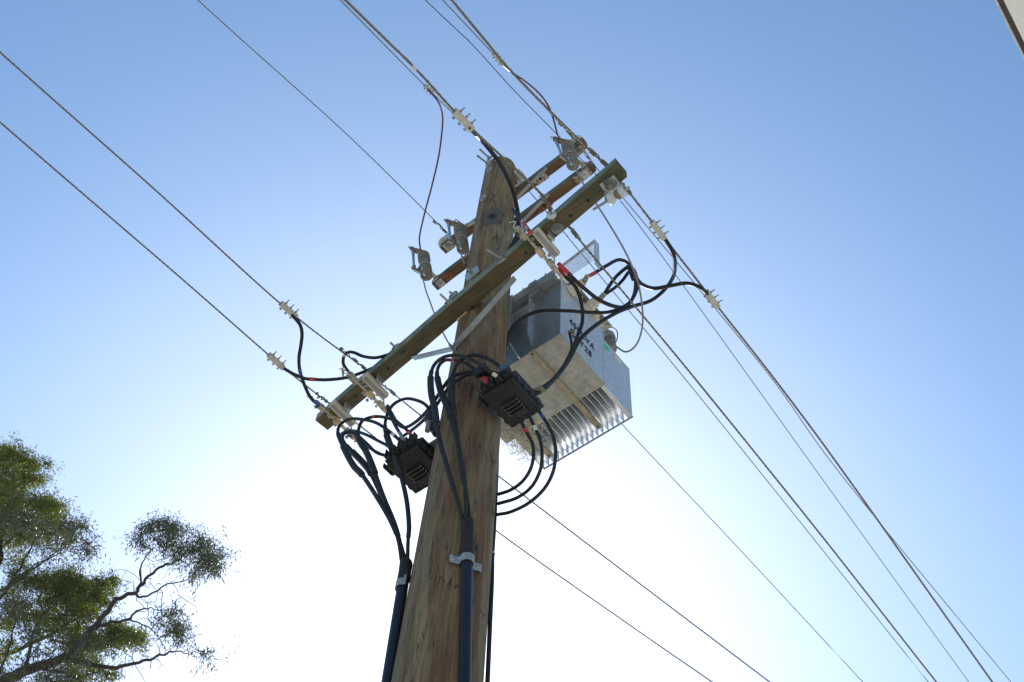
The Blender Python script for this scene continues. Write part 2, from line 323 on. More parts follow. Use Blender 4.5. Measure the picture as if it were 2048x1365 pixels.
# ------------------------------------------------------------------ crossarms
def arm(c0, c1, c2, c3, h, mats):
    """c0,c1 near bottom edge left/right; c2,c3 far bottom edge left/right"""
    v = [V3(c) for c in (c0, c1, c3, c2)]; v += [p + (0, 0, h) for p in v]
    # subdivide along length for slight waviness
    K = 24; vs = []; fs = []; mi = []
    for i in range(K + 1):
        t = i / K; w = .0012 * math.sin(i * 1.7) + .001 * math.sin(i * .9 + 1)
        for (a, b) in ((0, 1), (3, 2), (7, 6), (4, 5)):
            p = v[a] * (1 - t) + v[b] * t; vs.append(p + V3((0, w, .5 * w)))
    for i in range(K):
        for k, m_ in ((0, 0), (1, 1), (2, 1), (3, 1)): a = i * 4 + k; b = i * 4 + (k + 1) % 4; fs.append((a, b, b + 4, a + 4)); mi.append(m_)
    m = MB(); m.v = [tuple(p) for p in vs]; m.f = fs + [(3, 2, 1, 0), (K * 4, K * 4 + 1, K * 4 + 2, K * 4 + 3)]; m.sm = [False] * len(m.f); m.mi = mi + [1, 0]
    m.f = [tuple(reversed(q)) for q in m.f]
    return m.build('crossarm', mats, POLE, (V3(c0) + V3(c1)) / 2, .004)
ZL = 9.976
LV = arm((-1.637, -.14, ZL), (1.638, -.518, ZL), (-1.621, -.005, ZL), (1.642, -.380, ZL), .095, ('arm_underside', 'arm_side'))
LV['label'] = 'thick green-stained lowest crossarm crossing in front of the pole'
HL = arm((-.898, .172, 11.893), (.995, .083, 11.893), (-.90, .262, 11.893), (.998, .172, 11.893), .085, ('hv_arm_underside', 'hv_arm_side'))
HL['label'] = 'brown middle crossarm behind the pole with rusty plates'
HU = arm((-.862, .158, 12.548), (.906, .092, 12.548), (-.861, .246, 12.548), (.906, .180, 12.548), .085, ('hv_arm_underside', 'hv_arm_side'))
HU['label'] = 'brown uppermost crossarm behind the pole top'
def lvy(x, k=0.): return -.14 + (x + 1.637) * (-.378 / 3.275) + .135 * k   # k=0 near edge, 1 far edge
def under_plate(par, px, py, z, sx, sy, m, hole=True, ang=0., nut=False):
    p = PZ(px, py, z); p[2] = z
    o = MB().box(p - (0, 0, .004), (sx / 2 * math.cos(ang), sx / 2 * math.sin(ang), 0), (-sy / 2 * math.sin(ang), sy / 2 * math.cos(ang), 0), (0, 0, .004)).build('washer_plate', m, par)
    if hole: MB().lathe(p - (0, 0, .0095), (0, 0, 1), [(0, .016), (.004, .016)], 14).build('bolt_hole', 'stencil_black', o)
    if nut: k = MB(); k.lathe(p - (0, 0, .009), (0, 0, -1), [(0, .03), (.004, .03), (.006, .02)], 16); k.hexnut(p - (0, 0, .012), (0, 0, -1), .018, .016); k.cyl(p - (0, 0, .01), p - (0, 0, .045), .009, 8); k.build('bolt', 'galvanised', o)
def coil(par, px, py, z, R=.042):
    p = PZ(px, py, z); k = MB()
    for i, r in enumerate((R, R * .76, R * .5)): k.ring(p - (0, 0, .006 + .006 * i), (0, 0, 1), r, .0045, 20, 6)
    k.hexnut(p - (0, 0, .004), (0, 0, -1), R * .42, .03); k.cyl(p, p - (0, 0, .05), .009, 8); k.build('spring_washer', 'bolt_steel', par)
coil(LV, 1115, 457, ZL); coil(LV, 1220, 368, ZL - .006, .046)
for q in ((1141, 432), (1176, 401), (1052, 506), (945, 615), (776, 737), (711, 793)):
    p = PZ(*q, ZL); MB().lathe(p - (0, 0, .0015), (0, 0, 1), [(0, .014), (.002, .014)], 10).build('bolt_hole', 'stencil_black', LV)
under_plate(HL, 1165, 352, 11.893, .17, .085, 'rusty_plate', False, -.05); under_plate(HL, 1169, 349, 11.886, .07, .07, 'galvanised', False, -.05, True)
under_plate(HL, 1088, 411, 11.893, .14, .085, 'rusty_plate_heavy', True, -.05); under_plate(HL, 893, 556, 11.893, .15, .085, 'rusty_plate_heavy', False, -.05)
under_plate(HL, 881, 566, 11.886, .075, .075, 'galvanised', False, -.05, True)
under_plate(HU, 1081, 357, 12.548, .14, .085, 'rusty_plate', True, -.04); under_plate(HU, 1158, 302, 12.548, .10, .08, 'cast_alloy', False, -.04)
under_plate(HU, 897, 492, 12.548, .09, .08, 'cast_alloy', False, -.04); coil(HU, 1159, 301, 12.538, .036); coil(HU, 897, 491, 12.538, .034)
under_plate(HU, 951, 452, 12.548, .09, .085, 'rusty_plate_heavy', False, -.04)
def side_bolt(px, py, y, ln=.1, dirv=(-.25, -1, .35), par=LV, sz=.07):
    p = PY(px, py, y); k = MB(); k.box(p, (sz / 2, 0, sz * .06), (0, .004, 0), (-sz * .06, 0, sz / 2)); o = k.build('washer_plate', 'galvanised', par)
    d = unit(dirv); k = MB(); k.hexnut(p - (0, .004, 0), d, .02, .02); k.cyl(p, p + d * ln, .0095, 8); k.ring(p - (0, .012, 0), (0, 1, 0), .036, .006); k.build('bolt', 'bolt_steel', o)
side_bolt(1004, 519, lvy(.42) - .006, .15, (-.5, -.7, .6)); side_bolt(899, 606, lvy(-.2) - .006, .10); side_bolt(793, 697, lvy(-.85) - .006, .07)
side_bolt(908, 592, lvy(-.1) - .006, .05)
p = PZ(928, 637, ZL - .012); k = MB(); k.box(p, (.055, -.006, 0), (.002, .03, 0), (0, 0, .008)); k.box(p + (0, .045, -.006), (.05, -.006, 0), (0, .02, .004), (0, 0, .004)); k.build('gain_plate', 'beige_resin', LV, None, .003)
p = PY(640, 832, lvy(-1.6) - .004); MB().box(p + (0, 0, .04), (.05, -.006, 0), (0, .003, 0), (0, 0, .035)).build('paint_mark', 'purple_mark', LV)
# braces
def brace(pts, w, par, nm='brace', m='galvanised', up=(0, 0, 1), t=.007):
    k = MB()
    for a, b in zip(pts[:-1], pts[1:]): k.beam(a, b, t, w, up)
    return k.build(nm, m, par)
bp = surf(909, 697, .02); lp = PZ(826, 717, ZL - .004); lp2 = lp + (0, 0, .05); rp = PZ(1030, 556, ZL - .004)
brace([bp, lp], .042, LV, m='brace_steel', up=(0, 1, 0)); brace([bp + (.01, -.012, .01), rp], .042, LV, m='brace_steel', up=(0, 1, 0))
k = MB(); nrm = unit((*(bp[:2] - pc(bp[2])), 0)); k.hexnut(bp, nrm, .026, .022); k.cyl(bp, bp + nrm * .05, .011, 8); k.build('bolt', 'bolt_steel', LV)
brace([surf(1030, 400, .0), PZ(1093, 336, 12.54)], .03, HU, m='brace_steel', up=(0, 1, 0)); brace([surf(1030, 462, .0), PZ(1098, 388, 11.885)], .03, HL, m='brace_steel', up=(0, 1, 0))
brace([PZ(932, 452, 12.54), PZ(956, 441, 12.40)], .04, HU, m='brace_steel', up=(0, 1, 0))

# ------------------------------------------------------------------ line conductors
WIRE = {}
def conductor(label, t, left, right, anchorL, anchorR, dia, m='conductor', az=None, lobes=6, slope=-.05, grp='overhead line conductors', lobed=True):
    P = []
    if left:
        L = [PX(*q, t) for q in left]; d = unit(L[0] - L[1]); d2 = V3((0, d[1], d[2] * .9))
        for k in (24, 16, 9, 4): P.append(L[0] + d * k + V3((0, 0, .0012 * k * k)))
        P += L
    if anchorL is not None: P.append(anchorL)
    if right:
        a0 = P[-1] if anchorR is None else V3(anchorR)
        if anchorR is not None and anchorL is not None: P.append(a0)
        lo, hi = -.35, .6
        def end(phi): return PV(*right[-1], a0, phi)
        best = min(np.linspace(-.3, .5, 801), key=lambda ph: abs((end(ph)[2] - a0[2]) - slope * np.linalg.norm((end(ph) - a0)[:2])) if (end(ph) - a0)[1] > 0 else 1e9)
        R_ = [PV(*q, a0, best) for q in right]; P += R_
        d = unit(R_[-1] - R_[-2] if len(R_) > 1 else R_[-1] - a0)
        for k in (4, 10, 18, 30): P.append(R_[-1] + d * k + V3((0, 0, .0016 * k * k)))
    S = smooth(P, 8); out = [S[0]]
    for p in S[1:]:
        seg = p - out[-1]; L = np.linalg.norm(seg); near = abs(p[1]) < 7 and lobed; n = max(1, int(L / (.035 if near else 2.)))
        for i in range(1, n + 1): out.append(out[-1] + (p - out[-1]) / (n - i + 1))
    o = MB().tube(out, dia / 2, 12 if lobed else 6, lobes=lobes if lobed else 0, lay=.22).build('line_wire', m, None, P[len(P) // 2]); tag(o, label, 'power line', grp)
    WIRE[label] = (o, P); return o, P
def helix(par, p0, p1, R, r, turns, nm='binding_wire', m='conductor', r2=None):
    p0, p1 = V3(p0), V3(p1); d = unit(p1 - p0); u = unit(np.cross(d, (0, 0, 1))); w = np.cross(d, u); n = int(turns * 12); L = np.linalg.norm(p1 - p0)
    P = [p0 + (p1 - p0) * i / n + (u * math.cos(6.2832 * turns * i / n) + w * math.sin(6.2832 * turns * i / n)) * R for i in range(n + 1)]
    MB().tube(P, r, 5).build(nm, m, par)
def along(P, px, py, t): return PX(px, py, t)
def grip(o, t, a, b, coils=((0, .12), (.55, .68), (.88, 1.)), R=.011):
    pa, pb = (PX(*a, t) if len(a) == 2 else V3(a)), (PX(*b, t) if len(b) == 2 else V3(b)); L = np.linalg.norm(pb - pa)
    helix(o, pa, pb, R, .0045, L / .09, 'dead_end_grip')
    for c0, c1 in coils: helix(o, pa + (pb - pa) * c0, pa + (pb - pa) * c1, R + .001, .0035, (c1 - c0) * L / .012, 'binding_wire')
ARMTOP = ZL + .095
# LV conductors, numbered by their place on the green arm
t1 = -1.58; oW1, _ = conductor('lowest bare line wire at left, tied to the far left end of the green crossarm', t1, [(0, 245), (360, 555), (551, 722), (655, 805)], [(990, 1060), (1230, 1230), (1425, 1365)], PX(690, 829, t1), None, .0135)
t2 = -1.12; oW2, _ = conductor('bare line wire above the lowest left one, with a clamp left of the crossarm', t2, [(0, 105), (310, 380), (575, 620), (740, 745)], [(1000, 955), (1540, 1365)], PX(765, 770, t2), None, .0135)
p4 = PY(1103, 424, lvy(.95) - .03); t4 = p4[0]
oW4, _ = conductor('thick brown line wire passing just over the pole top', t4, [(690, 0), (830, 137), (925, 240), (1040, 347), (1085, 392)], None, p4 + (0, 0, .02), None, .019)
p4r = PX(1138, 453, t4 - .03); oW4b, _ = conductor('thick line wire crossing in front of the mesh screen down to the lower right', t4 - .03, None, [(1260, 600), (1400, 770), (1873, 1365)], None, p4r, .0165) if False else (None, None)
def right_only(label, start, pts, dia, m='conductor', slope=-.05, lobed=True):
    a0 = V3(start)
    end = lambda ph: PV(*pts[-1], a0, ph)
    best = min(np.linspace(-.3, .5, 801), key=lambda ph: abs((end(ph)[2] - a0[2]) - slope * np.linalg.norm((end(ph) - a0)[:2])) if (end(ph) - a0)[1] > 0 else 1e9)
    P = [a0] + [PV(*q, a0, best) for q in pts]; d = unit(P[-1] - P[-2])
    for k in (4, 10, 18, 30): P.append(P[len(pts)] + d * k + V3((0, 0, .0016 * k * k)))
    S = smooth(P, 8); out = [S[0]]
    for p in S[1:]:
        L = np.linalg.norm(p - out[-1]); near = abs(p[1]) < 7 and lobed; n = max(1, int(L / (.035 if near else 2.)))
        for i in range(1, n + 1): out.append(out[-1] + (p - out[-1]) / (n - i + 1))
    o = MB().tube(out, dia / 2, 12 if lobed else 6, lobes=6 if lobed else 0, lay=.22).build('line_wire', m, None, a0); tag(o, label, 'power line', 'overhead line conductors'); o['_phi'] = float(best); return o, P
s4 = PZ(1136, 450, ARMTOP + .03)
oW4b, P4b = right_only('thick line wire crossing in front of the mesh screen down to the lower right', s4, [(1159, 480), (1270, 613), (1400, 770), (1640, 1068), (1873, 1365)], .0165)
t6 = 1.52
oW6, P6 = conductor('thick line wire tied at the right end of the green crossarm, with two clamps beyond', t6, [(903, 0), (1020, 140), (1168, 290), (1212, 330)], [(1310, 452), (1423, 598), (1640, 880), (1985, 1365)], PX(1240, 362, t6), None, .018)
t3 = -.78
oW3, _ = conductor('thin lone line wire from upper left to the left end of the uppermost crossarm', t3, [(395, 0), (500, 95), (700, 275), (880, 452)], [(1245, 850), (1480, 1100), (1726, 1365)], PX(905, 478, t3), None, .0095)
t5 = .2
oW5, _ = conductor('thin line wire running close beside the thick one over the pole top, ending lower right', t5, [(680, 0), (858, 180), (925, 245), (1000, 318)], [(1128, 465), (1159, 503), (1400, 795), (1857, 1365)], PX(1030, 350, t5), None, .010)
t7 = .85
oW7, _ = conductor('thin line wire carrying the small clamp above the upper right fuse', t7, [(885, 0), (996, 118), (1085, 210), (1146, 275)], [(1200, 345), (1245, 395), (1530, 740), (1690, 960), (2022, 1365)], PX(1162, 292, t7), None, .010)
t8 = 1.5
oW8, _ = conductor('very thin dark wire passing in front of the upper right fuse', t8, [(850, 0), (940, 85), (1025, 178), (1110, 265)], None, PX(1214, 372, t8), None, .006, 'thin_wire', lobed=False)
s8 = PZ(1241, 402, 9.90)
oW8b, _ = right_only('hair-thin dark wire leaving the shackle insulator to the lower right', s8, [(1270, 440), (1380, 590), (1660, 980), (1938, 1365)], .006, 'thin_wire', lobed=False)
grip(oW1, t1, (632, 786), (664, 812)); grip(oW2, t2, (680, 696), (730, 738)); grip(oW2, t2, (768, 771), (790, 790), ((.6, 1.),))
grip(oW4, t4, (1082, 390), tuple(p4 + (0, 0, .02)), ((0, .1), (.3, .5), (.8, 1.)), .016)
grip(oW6, t6, (1168, 290), (1212, 330), ((.3, .5), (.8, 1.)), .014); grip(oW6, t6, (1245, 368), (1262, 390), ((.5, .9),), .013)
grip(oW3, t3, (866, 442), (893, 466), ((0, .2), (.7, 1.)), .009); grip(oW7, t7, (1118, 246), (1148, 277), ((0, .2), (.6, .9)), .009); grip(oW7, t7, (1167, 305), (1180, 320), ((.5, .9),), .009)
helix(oW4b, P4b[0], P4b[1], .012, .0045, 3, 'dead_end_grip'); helix(oW4b, P4b[1] * .35 + P4b[0] * .65, P4b[1] * .85 + P4b[0] * .15, .015, .004, 6)

# ------------------------------------------------------------------ parallel-groove clamps
def pg_clamp(label, p, d, L=.17, s=1., side=(1, 0, 0), up=(0, 0, 1)):
    p, d = V3(p), unit(d); u = unit(V3(side) - d * (V3(side) @ d)); w = np.cross(d, u); L /= 2
    T = thing('line_clamp', label, 'clamp', p, 'parallel groove clamps on the wires')
    k = MB(); k.box(p + w * .016 * s, d * L, u * .020 * s, w * .010 * s); k.box(p - w * .016 * s, d * L, u * .020 * s, w * .010 * s)
    k.box(p, d * L * .96, u * .008 * s, w * .012 * s)
    for e in (-1, 1): k.box(p + u * .018 * s * e, d * L * .98, u * .006 * s, w * .027 * s)
    k.build('clamp_body', 'cast_alloy', T, None, .003)
    for i in (-1, 0, 1):
        b = MB(); q = p + d * L * .64 * i; b.cyl(q - u * .036 * s, q + u * .066 * s, .0055 * s, 8); b.hexnut(q - u * .042 * s, u, .011 * s, .012 * s); b.hexnut(q + u * .027 * s, u, .010 * s, .010 * s); b.build('bolt', 'bolt_steel', T)
    return T
def wd(px, py, t, e=8, sl=.9): return PX(px + e, py + e * sl, t) - PX(px - e, py - e * sl, t)
def screenup(p): return None
pg_clamp('pale three-bolt clamp on the lower left line wire', PX(552, 723, t1), wd(552, 723, t1), side=(1, 0, .5), s=.95)
pg_clamp('pale three-bolt clamp on the second left line wire above it', PX(577, 621, t2), wd(577, 621, t2), side=(1, 0, .5), s=.95)
pg_clamp('pale three-bolt clamp above left of the pole top, joining the fat black cable', PX(926, 241, t4), wd(926, 241, t4, 8, 1.05), .19, 1.05, (1, 0, .3))
pg_clamp('small clamp on the thin wire where the long maroon lead begins', PX(858, 180, t5), wd(858, 180, t5, 8, 1), .12, .65, (1, 0, .3))
pg_clamp('small clamp near the top edge, above the upper right fuse', PX(996, 119, t7), wd(996, 119, t7, 8, 1.1), .13, .68, (1, 0, .3))
def w6at(px, py):
    a0 = P6[-9] if False else PX(1240, 362, t6); best = min(np.linspace(-.3, .5, 801), key=lambda ph: abs((PV(1985, 1365, a0, ph)[2] - a0[2]) + .05 * np.linalg.norm((PV(1985, 1365, a0, ph) - a0)[:2])))
    return PV(px, py, a0, best)
pg_clamp('clamp nearer the right end of the green crossarm, tapping a black cable', w6at(1316, 461), w6at(1324, 472) - w6at(1308, 450), .17, .95, (1, 0, .2))
pg_clamp('clamp farther down the right line wire, outermost of the clamps', w6at(1424, 599), w6at(1432, 610) - w6at(1416, 588), .17, .95, (1, 0, .2))
o = MB().tube([PX(825, 132, t4), PX(832, 141, t4)], .0125, 10).build('marker_sleeve', 'white_tape', oW4)

# ------------------------------------------------------------------ insulators
def pin_insulator(label, p, s=1., tilt=(0, 0, 1)):
    T = thing('pin_insulator', label, 'insulator', p, 'white porcelain insulators')
    MB().cyl(V3(p) - unit(tilt) * .09 * s, V3(p) + unit(tilt) * .03 * s, .011 * s, 8).build('pin', 'bolt_steel', T)
    prof = [(0, .025), (.0, .078), (.012, .084), (.03, .080), (.045, .062), (.05, .052), (.06, .056), (.072, .06), (.09, .055), (.11, .04), (.118, .034), (.128, .036), (.145, .04), (.155, .034), (.162, .012)]
    MB().lathe(V3(p), tilt, [(h * s, r * s) for h, r in prof], 28).build('porcelain_shed', 'white_porcelain', T)
a = PZ(1156, 288, 12.70); pin_insulator('white porcelain insulator on the right end of the uppermost crossarm', (a[0], .14, 12.66), 1.)
a = PZ(893, 485, 12.70); pin_insulator('white porcelain insulator on the left end of the uppermost crossarm', (a[0], .21, 12.66), 1.)
a = PY(1034, 352, .1); pin_insulator('white porcelain insulator half hidden behind the pole top', (a[0], .10, a[2] - .08), 1.05)
def shackle():
    T = thing('shackle_insulator', 'twin white spool insulator in a steel strap under the right end of the green crossarm', 'insulator', PZ(1222, 370, ZL))
    z = ZL - .008; c = PZ(1222, 371, z); MB().box(c, (.062, 0, 0), (0, .055, 0), (0, 0, .004)).build('strap_plate', 'galvanised', T)
    a = PZ(1204, 409, 9.86); b = PZ(1246, 383, 9.86); d = unit(b - a); m0 = PZ(1233, 391, 9.86)
    for sx, q in ((-1, PZ(1210, 392, z)), (1, PZ(1238, 372, z))):
        top = c + V3((.058 * sx, .02, 0)); bot = m0 + d * .085 * sx
        MB().beam(top, bot, .006, .036, (0, 0, 1) if 0 else (0, 1, 0)).build('strap_arm', 'galvanised', T)
    MB().cyl(m0 - d * .2, m0 + d * .11, .010, 10).build('spindle_bolt', 'bolt_steel', T)
    for sx in (-1, 1): MB().lathe(m0 + d * .012 * sx, d * sx, [(0, .026), (.008, .024), (.014, .036), (.028, .043), (.045, .045), (.055, .04), (.06, .02)], 24).build('porcelain_spool', 'white_porcelain', T)
    MB().ring(m0, d, .034, .006, 20, 6, turns=2.5, rise=.01).build('wire_tie', 'conductor', T)
shackle()
def disc():
    p = PY(1103, 431, lvy(.95) - .035); T = thing('disc_insulator', 'small white disc where the thick wire ends on the green crossarm', 'insulator', p)
    d = unit((.35, -1, -.3)); MB().lathe(p - d * .01, d, [(0, .02), (.004, .037), (.012, .039), (.016, .035), (.018, .012)], 26).build('disc', 'white_porcelain', T)
    MB().cyl(p - d * .05, p + d * .014, .008, 10).build('bolt', 'bolt_steel', T)
    k = MB(); q = p4 + (0, 0, .02)
    for i in range(4): k.tube(smooth([q, (q + p) / 2 + V3((random.uniform(-.03, .03), -.02, random.uniform(-.02, .03))), p + V3((.03 * math.cos(i), 0, .03 * math.sin(i)))], 5), .003, 5)
    k.build('wire_tie', 'conductor', T)
disc()

# ------------------------------------------------------------------ HV drop-out fuse cutouts
def cutout(label, top, bot, tube_top, tube_bot, y, arm_pt, tilt=0.):
    a, b = PY(*top, y), PY(*bot, y); T = thing('dropout_fuse', label, 'fuse', (a + b) / 2, 'drop-out fuse cutouts')
    d = unit(b - a); L = np.linalg.norm(b - a); prof = [(0, .02), (.0, .04)]
    for f_ in (.07, .18, .29, .60, .71, .82):
        h = L * f_; prof += [(h - .016, .042), (h - .004, .058), (h + .004, .058), (h + .012, .042)]
        if f_ == .29: prof += [(h + .016, .050), (L * .52, .050), (L * .53, .042)]
    prof += [(L * .92, .042), (L * .94, .056), (L, .057), (L + .004, .02)]
    MB().lathe(a, d, prof, 26).build('insulator_body', 'grey_polymer', T)
    tt, tb = PY(*tube_top, y - .03), PY(*tube_bot, y - .03)
    k = MB(); k.cyl(tt, tb, .013, 12); k.cyl(tt + (tb - tt) * .05, tt + (tb - tt) * .2, .017, 12); k.cyl(tt + (tb - tt) * .85, tb, .018, 12); k.build('fuse_tube', 'bright_steel', T)
    # top contact: hood bar from insulator to tube, hook horns
    k = MB(); e = unit(tt - a); k.beam(a - d * .015 - e * .03, tt - d * .03 + e * .03, .035, .03); k.beam(a - d * .045, tt - d * .055, .05, .008); k.box(tt - d * .03, e * .025, (0, .03, 0), d * .022)
    k.build('top_contact', 'rusty_fitting', T)
    k = MB(); k.beam(a + e * .02 - d * .055 + V3((.03, .02, 0)), tt - d * .062, .035, .006); k.cyl(tt - d * .03, tt - d * .13 + e * .0, .004, 6)
    k.tube(smooth([tt - d * .03, tt + e * .06 - d * .03, tt + e * .085 - d * .045, tt + e * .085 - d * .07, tt + e * .07 - d * .075], 4), .006, 6); k.build('hook_horn', 'galvanised', T)
    k = MB(); k.box(tb + d * .01, e * .022, (0, .022, 0), d * .03); k.beam(tb + d * .015, b + d * .0, .04, .018)
    for i in range(5): q = tb + (b - tb) * random.uniform(.2, 1.) + V3((random.uniform(-.02, .02), random.uniform(-.05, .0), random.uniform(-.03, .03))); k.box(q, (.012, 0, .004), (0, .010, 0), (-.003, 0, .014)); k.cyl(q, q + V3((.02, -.01, .02)), .005, 6)
    k.build('bottom_hinge', 'rusty_fitting', T)
    u = b + d * .055 + e * .01 + V3((0, -.03, 0))
    k = MB(); k.tube(smooth([tb + d * .02, tb * .5 + u * .5 + d * .005, u, u + (a - b) * .02 + V3((.004, 0, 0)), b - d * .07 - V3((0, .06, 0))], 6), .0085, 8); k.build('latch_bar', 'bright_steel', T)
    m_ = (a + b) / 2 + d * L * .12; k = MB(); k.ring(m_, d, .052, .005, 20, 6); k.beam(m_ + (arm_pt - m_) * .15, arm_pt, .04, .006); k.box(arm_pt, (.03, 0, 0), (0, .006, 0), (0, 0, .035)); k.build('mounting_bracket', 'cast_alloy', T)
    return a, b, d
c1 = cutout('drop-out fuse at far left, hanging off the middle crossarm end', (847, 510), (853, 551), (826, 502), (828, 538), -.02, V3((-.84, .165, 11.93)))
c2 = cutout('drop-out fuse against the left side of the pole', (919, 455), (926, 498), (897, 447), (901, 483), -.02, V3((-.45, .15, 11.95)))
c3 = cutout('drop-out fuse at upper right between the crossarm ends', (1134, 289), (1146, 330), (1112, 282), (1124, 313), -.02, V3((.93, .08, 11.95)))

# ------------------------------------------------------------------ LV fuse switches under the green arm
def switch(label, ctr, ang=.0):
    c = PZ(*ctr, 9.90); T = thing('fuse_switch', label, 'switch', c, 'cream fuse switches under the green crossarm')
    y = V3((math.sin(ang), math.cos(ang), 0)); x = V3((y[1], -y[0], 0)); z = V3((0, 0, 1.))
    k = MB(); k.box(c + z * .01, x * .032, y * .13, z * .026); k.build('switch_body', 'beige_resin', T, None, .006)
    k = MB(); k.box(c + x * .004 - z * .017, x * .017, y * .125, z * .004); k.box(c - z * .022, x * .008, y * .018, z * .004); k.box(c + y * .09 - z * .022, x * .01, y * .012, z * .003); k.box(c - y * .1 - z * .022, x * .006, y * .012, z * .003); k.build('label_strip', 'grey_cap', T)
    k = MB(); k.box(c + x * .055 + z * .045 - y * .01, x * .005, y * .035, z * .045); k.box(c + x * .03 + z * .045 + y * 0, x * .03, y * .03, z * .005); k.build('mounting_bracket', 'galvanised', T)
    # blade assembly beside the body
    b0 = c - x * .075 - z * .01; k = MB()
    k.box(b0 - y * .02, x * .010, y * .21, z * .012); k.box(b0 - y * .15 - x * .012, x * .02, y * .03, z * .02); k.box(b0 + y * .15 + x * .005, x * .02, y * .03, z * .02)
    k.box(b0 + y * .27, x * .012, y * .07, z * .006); k.build('contact_blade', 'lug_brass', T, None, .002)
    k = MB(); k.box(b0 + y * .03, x * .022, y * .04, z * .022); k.box(b0 + y * .2, x * .018, y * .03, z * .02); k.build('arc_chute', 'tan_resin', T, None, .004)
    r = random.Random(len(label)); k = MB()
    for i in range(16):
        q = b0 + y * r.uniform(-.26, .28) + x * r.uniform(-.045, .05) + z * r.uniform(-.025, .03); k.hexnut(q, (r.uniform(-1, 1), r.uniform(-1, 1), r.uniform(-.6, .6)), r.uniform(.008, .015), r.uniform(.012, .03))
    for i in range(5):
        q = b0 - y * r.uniform(.15, .27) + x * r.uniform(-.04, .04); k.box(q, unit((r.uniform(-1, 1), r.uniform(-1, 1), .2)) * r.uniform(.015, .03), V3((0, .008, .004)), z * r.uniform(.004, .016))
    k.cyl(b0 + y * .2, c + y * .1, .006, 6); k.cyl(b0 - y * .14, c - y * .11, .006, 6); k.build('bolt_cluster', 'bolt_steel', T)
    k = MB(); k.tube(smooth([b0 - y * .2, b0 - y * .25 - x * .03, b0 - y * .28 + x * .01 - z * .01, b0 - y * .3 - x * .035], 4), .005, 6); k.tube([b0 + y * .3, b0 + y * .36 + x * .01], .008, 6); k.build('hook', 'bright_steel', T)
    return c, b0, y
S1 = switch('cream fuse switch right of the pole, with red-sleeved cables', (1092, 487)); S2 = switch('cream fuse switch left of the pole, next to the looped cable with white tape', (750, 774)); S3 = switch('cream fuse switch at the extreme left end of the green crossarm', (685, 829))

